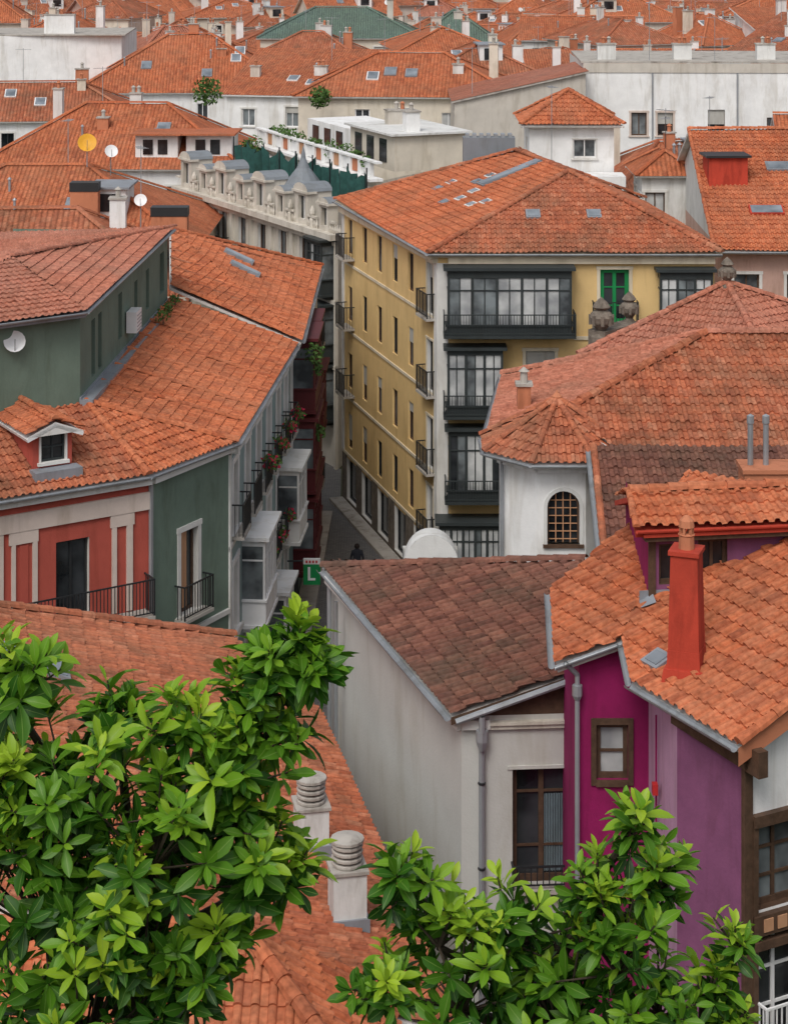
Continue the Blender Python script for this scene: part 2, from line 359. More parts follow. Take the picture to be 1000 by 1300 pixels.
def skylight(b,poly,x,y,w=.6,h=.9,fm=None,lift=.1):
    pts=[Vector(q) for q in poly];N=newell(pts);V=(Vector((0,0,1))-N*N.z).normalized();U=V.cross(N)
    c=Vector((x,y,zplane(poly,x,y)))+N*.0; p=b.part('skylights'); fm=fm or mLead
    def bx(u0,u1,v0,v1,n0,n1,m): p.hexa([c+U*u+V*v+N*n for n in (n0,n1) for u,v in ((u0,v0),(u1,v0),(u1,v1),(u0,v1))],m)
    bx(-w/2-.07,w/2+.07,-h/2-.07,h/2+.07,-.05,lift,fm); bx(-w/2,w/2,-h/2,h/2,lift,lift+.02,gSky)
def chimney(b,x,y,z0,z1,w=.6,d=.6,rot=0,m=None,cap=True,pots=1):
    p=b.part('chimneys'); m=m or wWhiteD; obox(p,x,y,z0,z1,w,d,rot,m)
    obox(p,x,y,z1,z1+.08,w+.12,d+.12,rot,mConc)
    if cap:
        for i in range(pots):
            xx=x+(i-(pots-1)/2)*.35
            lathe(p,xx,y,[(.12,z1+.08),(.11,z1+.4),(.17,z1+.42),(.02,z1+.55)],mConc if R.random()<.5 else wChO,8)
def antenna(b,x,y,z,h=2.5):
    p=b.part('antenna'); m=mZinc; obox(p,x,y,z-.5,z+h,.035,.035,0,m); a=R.uniform(0,3.1)
    d=Vector((math.cos(a),math.sin(a),0)); c=Vector((x,y,z+h-.1))
    tube(p,c-d*.6,c+d*.6,.014,.014,m,4); e=Vector((-d.y,d.x,0))
    for k in range(6):
        q=c+d*(-.5+k*.2); l=.28-.02*k; tube(p,q-e*l,q+e*l,.008,.008,m,4)
def dish(b,x,y,z,r=.4,az=-1.2,m=None):
    p=b.part('satellite_dish'); m=m or mWhiteP; ax=Vector((math.cos(az)*.9,math.sin(az)*.9,.45)).normalized()
    u=ax.cross(Vector((0,0,1))).normalized();v=u.cross(ax);c=Vector((x,y,z))
    n=16
    for i in range(n):
        for (r0,h0),(r1,h1) in zip([(.0,0),(r*.5,r*.06),(r,r*.22)][:-1],[(r*.5,r*.06),(r,r*.22)]):
            q=[]
            for rr,hh,t in ((r0,h0,i),(r1,h1,i),(r1,h1,i+1),(r0,h0,i+1)):
                a=2*math.pi*t/n; q.append(c+ax*hh+u*rr*math.cos(a)+v*rr*math.sin(a))
            p.face(q,m)
    tube(p,c-v*r*.9+ax*.05,c+ax*r*.9,.015,.015,mZinc,5); tube(p,c-ax*.02,c-ax*.2-Vector((0,0,.3)),.03,.03,mZinc,6); tube(p,c-ax*.2-Vector((0,0,.3)),c-ax*.2-Vector((0,0,1.2)),.03,.03,mZinc,6)
S=lambda **k:k
# ------------------------------------------------------------------ ground, street
def ground():
    xs=[-700,-300,-150,-80]+list(range(-60,61,4))+[80,150,300,700]; ys=[-60,-30,-10]+list(range(0,44,2))+[60,90,150,300,600,1000,1600]
    def h(y):
        t=min(1,max(0,(y-1)/24)); t=t*t*(3-2*t)*.55+t*.45; return -.02+24.3*(1-t)
    v=[(x,y,h(y)+(noise.noise(Vector((x*.2,y*.2,0)))*.4 if y<24 else 0)) for y in ys for x in xs]; n=len(xs)
    f=[(j*n+i,j*n+i+1,(j+1)*n+i+1,(j+1)*n+i) for j in range(len(ys)-1) for i in range(n-1)]
    me=bpy.data.meshes.new('ground'); me.from_pydata(v,[],f); o=bpy.data.objects.new('ground',me); scene.collection.objects.link(o)
    me.materials.append(plaster('earth_and_grass',(.07,.08,.04),var=.4,scale=.8))
ground()
cob,nt,bs=newmat('paving_stones'); N=nt.nodes
tc=N.new('ShaderNodeTexCoord'); br=N.new('ShaderNodeTexBrick'); br.inputs['Scale'].default_value=2.2; br.inputs['Color1'].default_value=(.12,.12,.125,1);br.inputs['Color2'].default_value=(.18,.175,.17,1);br.inputs['Mortar'].default_value=(.06,.06,.06,1)
lnk(nt,tc.outputs['Object'],br.inputs['Vector']); lnk(nt,br.outputs['Color'],bs.inputs['Base Color']); bs.inputs['Roughness'].default_value=.55
st=Bld('street'); p=st.part('paving')
p.face([(-5,30,.004),(3,30,.004),(3,60,.004),(1.8,77.6,.004),(-3.9,73.8,.004),(-5,60,.004)],cob)
p.face([(-3.9,73.8,.004),(1.8,77.6,.004),(-2.5,92.3,.004),(-2.6,97,.004),(-3.55,90,.004)],cob)
p.face([(-3.55,90,.004),(-2.6,97,.004),(-10.6,112,.004),(-13.5,110,.004)],cob)
st.done()
sw=Bld('pavement'); 
for a,c in (((-5,60),(-3.9,73.8)),((-3.9,73.8),(-3.55,89.8)),):
    F=Fr(a,c); F.box(sw.part('kerb'),0,F.L,.004,.13,.0,.75,mConc)
F=Fr((-2.4,92),(1.75,78)); F.box(sw.part('kerb'),0,F.L,.004,.13,.0,.65,mConc)
sw.done()
# ------------------------------------------------------------------ yellow apartment building
b=Bld('yellow_apartment_building')
A=(1.75,78.4);Bc=(12.75,78.4);Cc=(11.6,93);Dd=(-2.4,92.4)
ops=[]
for zr in (11.7,8.6,5.5,2.7):
    for u in (1.3,3.8,6.2,8.6,10.9):
        ops.append((u,zr-.1,.75,1.6,S(frame=R.choice([mIron,mWood,mWood]),glass=R.choice([gDark,gDark,gMid]),nx=2,nz=1,t=.05,reveal=wYellow,depth=.14)))
    ops.append((13.6,zr-.55,.85,2.1,S(frame=mIron,glass=gDark,nx=2,bal=True,trim=mTrimY,tw=.08)))
for u in (1.6,4.2,6.8,9.4,12.2): ops.append((u,.15,1.7,1.9,S(frame=mIron,glass=gDark,noblind=True,nx=1,t=.05)))
F=wall(b,Dd,A,0,13.75,wYellow,ops)
tr=b.part('string_courses')
for z in (11.05,7.95,4.85,2.2): F.box(tr,0,F.L-.35,z,z+.12,.002,.05,mTrimY)
F.box(tr,F.L-.4,F.L,2.2,13.4,.0,.05,mTrim); F.box(tr,0,.35,2.2,13.4,.0,.05,mTrim)
F.box(tr,0,F.L,13.4,13.75,.002,.22,mTrimY)
F.box(tr,0,F.L,0,.15,.002,.04,wStoneD)
for u0,u1 in ((0,.75),(2.45,3.35),(5.05,5.95),(7.65,8.55),(10.25,11.35),(13.05,F.L)): F.box(tr,u0,u1,.15,2.2,.002,.03,wStoneD)
for z in (11.5,8.3,5.2,): balcony(b,F,.7,2.1,z,.55)
dx=lambda x:x-1.75
fops=[(dx(8.78),10.95,1.15,2.2,S(frame=mGreenP,glass=gDark,nx=2,nz=3,trim=mTrimY,t=.16,noblind=True,blind=0)),
 (dx(5.82),7.7,1.15,2.2,S(frame=mTrim,glass=gMid,nx=2,trim=mTrimY,bal=True)),(dx(8.8),7.7,1.15,2.2,S(frame=mIron,trim=mTrimY)),(dx(5.82),4.6,1.15,2.2,S(frame=mIron,trim=mTrimY,bal=True))]
G=wall(b,A,Bc,0,13.75,wYellow,fops)
G.box(tr,.4,G.L,13.4,13.75,.002,.22,mTrimY); G.box(tr,0,.4,2.2,13.4,.002,.05,mTrim)
for z in (10.35,7.3): G.box(tr,5.4,G.L,z-.0,z+.14,.002,.06,mTrimY)
balcony(b,G,dx(8.78)-.9,dx(8.78)+.9,10.93,.5)
gl=[gCur,gCur,gMid]
bay(b,G,dx(2.1),dx(7.0),10.75,13.25,.85,5,mDkG,.3,.3,[gCur,gMid,gDark,gCur])
balcony(b,G,dx(1.95),dx(7.15),10.72,1.15,.85,mDkG,mDkG,.11)
bay(b,G,dx(2.1),dx(4.3),7.55,10.1,.8,3,mDkG,.3,.2,gl); balcony(b,G,dx(1.95),dx(4.45),7.5,1.0,.85,mDkG,mDkG,.11)
bay(b,G,dx(2.15),dx(4.25),4.2,6.9,.75,3,mDkG,.3,.2,[gDark,gMid,gCur]); balcony(b,G,dx(2.0),dx(4.4),4.15,1.0,.85,mDkG,mDkG,.11)
bay(b,G,.02,dx(4.6),.9,3.3,1.1,6,mDkG,.4,.2,gl)
bay(b,G,dx(10.5),dx(12.6),10.75,13.15,.6,3,mDkG,.5,.3,gl)
wall(b,Bc,Cc,0,13.75,wYellow);wall(b,Cc,Dd,0,13.75,wYellow)
rf=[(1.35,78,13.85),(13.0,78,13.85),(11.9,93.3,13.85),(-2.8,92.8,13.85)]
ra=(7.45,84.2,16.3);rb=(5.6,90.2,16.5)
P1=[rf[0],rf[1],ra];P2=[rf[3],rf[0],ra,rb];P3=[rf[1],rf[2],rb,ra];P4=[rf[2],rf[3],rb]
for q,m in ((P1,tOr2),(P2,tOr),(P3,tOr2),(P4,tOr)): roof(b,q,m,True,mTrimY)
for a,c in ((rf[0],ra),(rf[1],ra),(ra,rb),(rf[2],rb),(rf[3],rb)): caps(b,a,c,tOr2)
gutter(b,rf[3],rf[0]);gutter(b,rf[0],rf[1])
skylight(b,P1,5.7,80.8,.45,.5);skylight(b,P1,8.2,80.8,.45,.5)
for x,y in ((2.2,85.5),(2.9,85.2),(3.5,85.7),(3.7,87.2),(4.3,87.5),(2.0,88.3),(2.6,88.6),(3.3,83.6),(3.9,83.3)): skylight(b,P2,x,y,.45,.3,R.choice([mLead,mTrim]),.15)
skylight(b,P2,5.2,86.8,.7,3.0,mSlate,.18)
chp=b.part('chimneys'); obox(chp,4.4,91.5,15.2,17.0,2.4,.9,0,mSlate); 
for i in range(7): obox(chp,3.4+i*.33,91.5,17.0,17.15,.18,.7,0,mZinc)
b.done()
# ------------------------------------------------------------------ corner building left
b=Bld('corner_apartment_building')
w0=(-14.6,51.9);w1=(-7.05,56.65);w2=(-5.05,60.1);w3=(-3.95,73.8)
Lr=Fr(w0,w1).L
U=lambda px:Lr-(188-px)/42.2
rops=[(U(89),7.4,1.0,2.2,S(frame=mIron,glass=gDark,nx=2,nz=1,noblind=True,trim=None)),(U(-40),7.4,1.0,2.2,S(frame=mIron,glass=gDark,noblind=True)),
      (U(89),4.0,1.0,2.2,S(frame=mIron)),(U(-40),4.0,1.0,2.2,S(frame=mIron))]
F=wall(b,w0,w1,0,11.05,wRed,rops); tr=b.part('pilasters')
F.box(tr,0,F.L,10.1,10.6,.0,.08,mTrimP);F.box(tr,0,F.L,10.85,11.05,.0,.25,mTrim)
for a,c in ((12,17),(38,44),(139,145),(158,166),(-5,2),(-80,-70)): F.box(tr,U(a),U(c),7.3,10.1,.0,.06,mTrimP)
F.box(tr,U(9),U(45),9.75,10.1,.0,.063,mTrimP);F.box(tr,U(137),U(168),9.75,10.1,.0,.063,mTrimP)
F.box(tr,U(22),U(33),7.6,9.7,.0,.03,wRed)
balcony(b,F,U(-60),U(183),7.25,.7,1.05,mIron,mConc,.11)
F=wall(b,w1,w2,0,11.05,wGreen,[(1.95,6.55,.85,2.45,S(frame=mWood,glass=gDark,nx=2,nz=1,trim=mTrim,tw=.16,bal=True,noblind=True)),(1.95,3.2,.85,2.45,S(frame=mWood,trim=mTrim,bal=True))])
F.box(b.part('pilasters'),0,F.L,10.85,11.05,0,.25,mTrim); F.box(b.part('pilasters'),0,F.L,5.9,6.05,0,.08,mTrim)
F.box(b.part('shutter'),1.57,1.95,6.7,8.95,-.12,-.09,wOch)
F.box(b.part('downpipe'),-.04,.06,5,10.9,.03,.12,mZinc)
fo=[]
for z in (8.05,4.9,1.7):
    for u in (1.3,3.7,6.1,8.5,10.9,12.9): fo.append((u,z,.9,2.15,S(frame=mTrim,trim=mWhiteP,tw=.2,bal=(u>4 or z>8),proj=.4,nx=2)))
F=wall(b,w2,w3,0,11.05,wTealL,fo); F.box(b.part('pilasters'),0,F.L,10.75,11.05,0,.3,mTrim)
for z in (7.75,4.6): F.box(b.part('pilasters'),0,F.L,z,z+.14,0,.07,mTrim)
F.box(b.part('pilasters'),0,.3,0,10.7,0,.06,mTrim)
bay(b,F,2.6,5.2,4.6,7.3,.75,4,mWhiteP,.75,.2,gl); bay(b,F,7.5,9.6,1.2,3.9,.75,3,mWhiteP,.75,.2,gl); bay(b,F,11,13.3,4.6,7.2,.75,3,mTrim,.75,.2)
FL_=F
wall(b,w3,(-16,75),0,11.05,wCream);wall(b,(-16,75),w0,0,11.05,wCream)
e0=(-15.0,51.2,11.15);e1=(-7.0,56.3,11.15);e2=(-4.75,59.9,11.15);e3=(-3.6,73.9,11.15)
k1=(-9.25,59.1,12.55);k2=(-8.45,74.6,12.8)
M=[e2,e3,k2,k1]; roof(b,M,tOr,True,mTrim)
M2=[e1,e2,k1]; roof(b,M2,tOr,True,mTrim)
q2=(-14.2,55.6,12.44)
Mr=[e0,e1,k1,q2]; roof(b,Mr,tOr2,True,mTrim)
caps(b,e1,k1,tOr);caps(b,e2,k1,tOr)
for t in (.16,.30,.44,.58,.72,.86):
    a=Vector(e2).lerp(Vector(e3),t);c=Vector(k1).lerp(Vector(k2),t); caps(b,a,c,tOr,.08,.4,lift=.05)
gutter(b,e0,e1);gutter(b,e1,e2);gutter(b,e2,e3)
AT='attic_walls'
a0=(-14.5,55.1);a1=(-9.4,59.0);a2=(-8.55,74.4)
F=wall(b,a0,a1,11.6,15.3,wGreen,[(1.2,13.1,.7,1.2,S(frame=mTrim,glass=gDark))],ptn=AT)
wg=lambda **k:S(frame=mIron,glass=gDark,reveal=wGreen,noblind=True)
F=wall(b,a1,a2,11.6,15.3,wGreen,[(1.9,12.95,.55,1.75,wg()),(2.9,12.95,.55,1.75,wg()),(6.2,13.2,.6,1.5,wg()),(9.0,13.2,.6,1.4,wg()),(11.2,13.2,.6,1.4,wg()),(14.2,13.2,.9,1.5,wg())],ptn=AT)
F.box(b.part('flashing'),-.1,F.L,12.2,12.75,.0,.05,mLead)
F.box(b.part('flashing'),-.1,F.L,12.5,12.68,.05,.4,mLead)
ac=b.part('air_conditioner'); F.box(ac,7.0,7.9,13.2,13.9,.05,.4,mWhiteP)
for k in range(5): F.box(ac,7.1,7.8,13.27+k*.12,13.3+k*.12,.4,.415,mZinc)
wall(b,a2,(-14.5,75),11,15.3,wGreen,ptn=AT)
A1=(-9.15,58.6,15.4);B1=(-8.3,74.7,15.4);C1=(-12.2,63.0,16.25);F1=(-15.0,54.2,15.4);G1=(-17,75,15.0)
roof(b,[F1,A1,C1],tPk,True,mLead,amp=.03);roof(b,[A1,B1,C1],tPk,True,mLead,amp=.03);roof(b,[B1,G1,C1],tPk,True,mLead);roof(b,[F1,C1,G1],tPk,True,mLead)
caps(b,C1,B1,tPk,.09);gutter(b,A1,B1,.06);gutter(b,F1,A1,.06)
dish(b,-11.1,57.6,14.7,.32,-1.3)
dp=b.part('dormer')
F=wall(b,(-10.15,55.35),(-9.15,55.95),11.3,12.6,wRed,[(.6,11.75,.72,.8,S(frame=mDkG,glass=gDark,nx=2,nz=2,trim=mTrim,tw=.06,t=.05,noblind=True,depth=.1))],ptn='dormer_walls')
nb=F.n*-1
def bk(pt,d): return (pt[0]+nb.x*d,pt[1]+nb.y*d)
L0=(-10.15,55.35);L1=(-9.15,55.95)
wall(b,bk(L0,3),L0,11.3,12.6,wRed,ptn='dormer_walls');wall(b,L1,bk(L1,3),11.3,12.6,wRed,ptn='dormer_walls')
mid=((L0[0]+L1[0])/2,(L0[1]+L1[1])/2)
ex=F.e*.3; f_=F.n*.25
l=(L0[0]-ex.x+f_.x,L0[1]-ex.y+f_.y,12.6);r_=(L1[0]+ex.x+f_.x,L1[1]+ex.y+f_.y,12.6);mm=(mid[0]+f_.x,mid[1]+f_.y,12.95)
lb=bk(l,2.8)+(12.6,);rbk=bk(r_,2.8)+(12.6,);mb=bk(mm,2.8)+(12.95,)
roof(b,[l,mm,mb,lb],tOr,True,mWhiteP);roof(b,[mm,r_,rbk,mb],tOr,True,mWhiteP);caps(b,mm,mb,tOr,.1)
dp.face([(l[0],l[1],12.55),(r_[0],r_[1],12.55),(mm[0],mm[1],12.9)],mTrim)
F.box(b.part('flashing'),-.1,1.3,11.35,11.6,.0,.5,mLead)
b.done()
# ------------------------------------------------------------------ street row buildings
b=Bld('maroon_bay_building')
s0=(-3.95,73.85);s1=(-3.75,82)
F=wall(b,s0,s1,0,11.2,wTeal,[(1.2,z,.9,2.1,S(frame=mTrim,trim=mTrim)) for z in (8,4.9)])
for z in (8.1,5.0,1.9):
    bay(b,F,2.2,5.2,z,z+2.7,.85,4,mMar,.8,.3); bay(b,F,5.6,7.9,z,z+2.7,.75,3,mMar,.8,.3)
F.box(b.part('cornice'),0,F.L,10.9,11.2,0,.4,mTrim)
wall(b,s1,(-16,84),0,11.2,wCream)
e4=(-3.3,89.9,11.25);e3b=(-3.45,73.95,11.25);t1=(-9.4,83,14.0)
roof(b,[e3b,e4,t1],tOr,True,mTrim);roof(b,[e3b,t1,(-8.45,74.7,13.2)],tOr,True,mTrim)
roof(b,[e4,(-13,92,11.25),t1],tOr,True,mTrim)
caps(b,e4,t1,tOr);gutter(b,e3b,e4);caps(b,e3b,(-8.45,74.7,13.2),tOr,.1)
for t in (.15,.3,.45,.6,.75,.9):
    a=Vector(e3b).lerp(Vector(e4),t);c=Vector((-8.45,74.7,13.2)).lerp(Vector(t1),min(1,t*1.0)); caps(b,a,c,tOr2,.07,.4,lift=.05)
skylight(b,[e3b,e4,t1],-6.2,81.5,.6,1.2,mLead,.16);skylight(b,[e3b,e4,t1],-6.6,83.4,.6,1.2,mLead,.16)
b.done()
b=Bld('narrow_street_house')
F=wall(b,(-3.75,82),(-3.5,89.7),0,11.2,wCream,[(u,z,.9,2.1,S(frame=mIron,trim=mTrim,bal=True)) for z in (8,4.9,1.8) for u in (1.5,4,6.5)])
bay(b,F,2.8,5.0,5,7.6,.6,3,mMar)
wall(b,(-3.5,89.7),(-13,91.5),0,11.2,wCream)
b.done()
b=Bld('shop_sign')
p=b.part('panel'); obox(p,-3.0,72.0,2.75,3.5,.62,.1,0,mGreenP); obox(p,-3.1,71.94,2.92,3.4,.09,.02,0,mWhiteP); obox(p,-2.96,71.94,2.92,3.0,.18,.02,0,mWhiteP)
obox(p,-3.0,72.0,3.5,3.7,.62,.1,0,mWhiteP); 
for k in range(4): obox(p,-3.19+k*.12,71.94,3.55,3.64,.07,.02,0,mRedP)
tube(b.part('bracket'),(-3.9,72,3.6),(-3.0,72.06,3.6),.03,.03,mIron)
b.done()
# ------------------------------------------------------------------ ornate stone building
b=Bld('ornate_stone_building')
o0=(-12.5,115);o1=(-2.75,97)
ops=[]
Lo=Fr(o0,o1).L; n=8
for i in range(n):
    u=(i+.5)*Lo/n
    for z in (8.6,5.3,2.0): ops.append((u,z,1.0,2.3,S(frame=mWood,glass=None,trim=wStone,tw=.15,bal=(i%2==0),proj=.45,noblind=True)))
F=wall(b,o0,o1,0,11.5,wStone,ops); tr=b.part('ornaments')
for i in range(n+1):
    u=i*Lo/n; F.box(tr,max(0,u-.18),min(Lo,u+.18),0,11.2,.0,.16,wStone)
for z in (11.0,8.1,4.9): F.box(tr,0,Lo,z,z+.2,.002,.2,wStone)
F.box(tr,-.1,Lo+.1,11.3,11.6,.0,.5,wStone)
for i in range(n):
    u=(i+.5)*Lo/n; w=.55 if i%2 else .75; H0=13.0 if i%2 else 13.3
    F.box(tr,u-w,u-w*.55,11.6,H0,-1.2,.15,wStone);F.box(tr,u+w*.55,u+w,11.6,H0,-1.2,.15,wStone);F.box(tr,u-w*.55,u+w*.55,H0-.25,H0,-1.2,.15,wStone);F.box(tr,u-w*.55,u+w*.55,11.6,11.85,-1.2,.15,wStone)
    F.box(b.part('windows'),u-w*.55,u+w*.55,11.85,H0-.25,-.1,-.05,gDark); F.box(tr,u-.03,u+.03,11.85,H0-.25,-.049,.0,wWhite)
    for k in range(8):
        q=lambda a,d:F.P(u+math.cos(a)*(w+.08),H0+math.sin(a)*(.42 if i%2==0 else .26),d)
        a0_,a1_=math.pi*k/8,math.pi*(k+1)/8
        tr.face([F.P(u,H0,.22),q(a0_,.22),q(a1_,.22)],wStone); tr.face([q(a0_,.22),q(a0_,-1.2),q(a1_,-1.2),q(a1_,.22)],mSlate)
    F.box(tr,u-w-.12,u+w+.12,H0-.1,H0+.02,-.3,.28,wStone)
    c=F.P(u+Lo/n/2,12,.15)
    if i<n-1: lathe(tr,c[0],c[1],[(.16,11.6),(.16,12.0),(.08,12.1),(.17,12.3),(.15,12.45),(.03,12.7)],wStone,8)
    for k in range(5): c=F.P(u+Lo/n*(.3+.1*k),12,.15); lathe(tr,c[0],c[1],[(.05,11.6),(.09,11.8),(.04,12.0),(.05,12.1)],wStone,6)
for i in range(-1,n): F.box(tr,max(0,(i+.5)*Lo/n+.8),min(Lo,(i+1.5)*Lo/n-.8),12.1,12.2,.05,.25,wStone)
F.box(b.part('mansard'),0,Lo,11.55,12.0,-6,-.3,mConc)
nt_=b.part('netting')
for i in range(9):
    u=1.0+i*2.1; F.box(nt_,u,u+.06,12.0,14.4,-3.0,-2.94,mIron)
    if i<8:
        pr=None
        for k in range(7):
            uu=u+.03+2.1*k/6; zt=14.3-.4*math.sin(math.pi*k/6)-(.2 if k%2 else 0); dd=-3.0+.18*math.sin(k*2.2+i)
            cur=(F.P(uu,12.1,dd-.05),F.P(uu,zt,dd))
            if pr: nt_.face([pr[0],cur[0],cur[1],pr[1]],mNet)
            pr=cur
wall(b,o1,(-1,104),0,13.0,wStone,[(u,z,.9,2,S(frame=mWood)) for u in (2,5) for z in (8.5,5.3)])
for z in (9.2,6.0,3.0): bay(b,F,Lo-1.9,Lo-.3,z-.6,z+2.0,.8,2,mDkG,.7,.2)
c=F.P(12.6,0,-1.9); lathe(b.part('spire'),c[0],c[1],[(.9,12.0),(.9,12.9),(1.05,13.0),(.75,13.4),(.35,13.9),(.14,14.4),(.1,14.7),(.0,15.1)],mSlate,12)
b.done()
# ------------------------------------------------------------------ terrace building
def shrub(name,pts,leafm,n=60,sz=.16,fl=None):
    b=Bld(name); p=b.part('leaves')
    for (x,y,z,r) in pts:
        for k in range(n):
            v=Vector((R.gauss(0,1),R.gauss(0,1),R.gauss(0,1))).normalized()*r*R.uniform(.4,1.1); c=Vector((x,y,z))+v
            a=Vector((R.gauss(0,1),R.gauss(0,1),R.gauss(0,1))).normalized(); e=a.orthogonal().normalized()*sz*.5
            p.face([c-a*sz,c+e,c+a*sz,c-e],fl if (fl and k%3==0) else leafm)
        p2=b.part('stem'); tube(p2,(x,y,z-r*1.1),(x,y,z+.2*r),.03,.01,mWood,5)
    return b.done()
leafFar=plaster('shrub_leaf',(.07,.14,.03),var=.5,scale=3,stain=.1); flowerM=plaster('red_flower',(.45,.02,.06),stain=.1)
b=Bld('terrace_building')
t0=(-8.6,124);t1_=(-.9,106)
F=wall(b,t0,t1_,0,13.0,wCream,[(u,z,1.1,1.6,S(frame=mTrim,trim=mTrim,glass=gDark,noblind=True)) for z in (10.6,7.6) for u in (1.5,4.3,7.1,9.9,12.7,15.5,18)])
F.box(b.part('parapet'),-.1,F.L+.1,13.0,13.15,-.3,.5,wWhite); F.box(b.part('parapet'),-.1,F.L+.1,12.5,12.6,.0,.3,wWhite)
nn=14
for i in range(nn):
    u=.1+i*F.L/nn; F.box(b.part('parapet'),u,u+.35,13.15,13.95,-.2,.05,wWhite)
    if i<nn-1: F.box(b.part('parapet'),u+.37,u+F.L/nn,13.2,13.85,-.12,-.05,[wWhite,wOch,wWhite,wChO][i%4])
F.box(b.part('parapet'),-.1,F.L+.1,13.95,14.05,-.25,.1,wWhite)
F.box(b.part('awning'),10.2,13.6,12.3,12.42,.0,1.1,wWhite)
F.box(b.part('penthouse'),9.5,F.L-3.5,13.0,15.0,-7,-2.5,wCream); F.box(b.part('penthouse'),9.2,F.L-3.2,15.0,15.12,-7.2,-2.2,wWhiteD)
F.box(b.part('penthouse'),1,9.0,13.0,14.6,-7,-3,wWhite)
for u in (10.3,12.1,14.0): F.box(b.part('windows'),u,u+1.0,13.4,14.7,-2.5,-2.45,gDark)
for u in (2,4,6): F.box(b.part('windows'),u,u+1.0,13.4,14.3,-3,-2.95,gDark)
chimney(b,*F.P(15,0,-4)[:2],13,16.2,.8,.8,.3,wWhite)
chimney(b,*F.P(11,0,-5)[:2],13,15.9,1.6,.7,.3,wBeige,True,2)
wall(b,t1_,(4,114),0,13.0,wCream,[(3,10.6,.9,1.6,S())])
b.done()
pl=[]
for i in range(17):
    q=F.P(.6+i*1.05,0,-.6+R.uniform(-.3,.5)); pl.append((q[0],q[1],13.85+R.uniform(-.3,.3),R.uniform(.2,.5)))
shrub('terrace_plants',pl,leafFar,50,.12,flowerM if 0 else None)
pl=[]
for i in range(5):
    q=F.P(-.8+i*.7,0,.6); pl.append((q[0],q[1],12.7+R.uniform(-.7,.4),.6))
shrub('climbing_plant',pl,leafFar,70,.13)
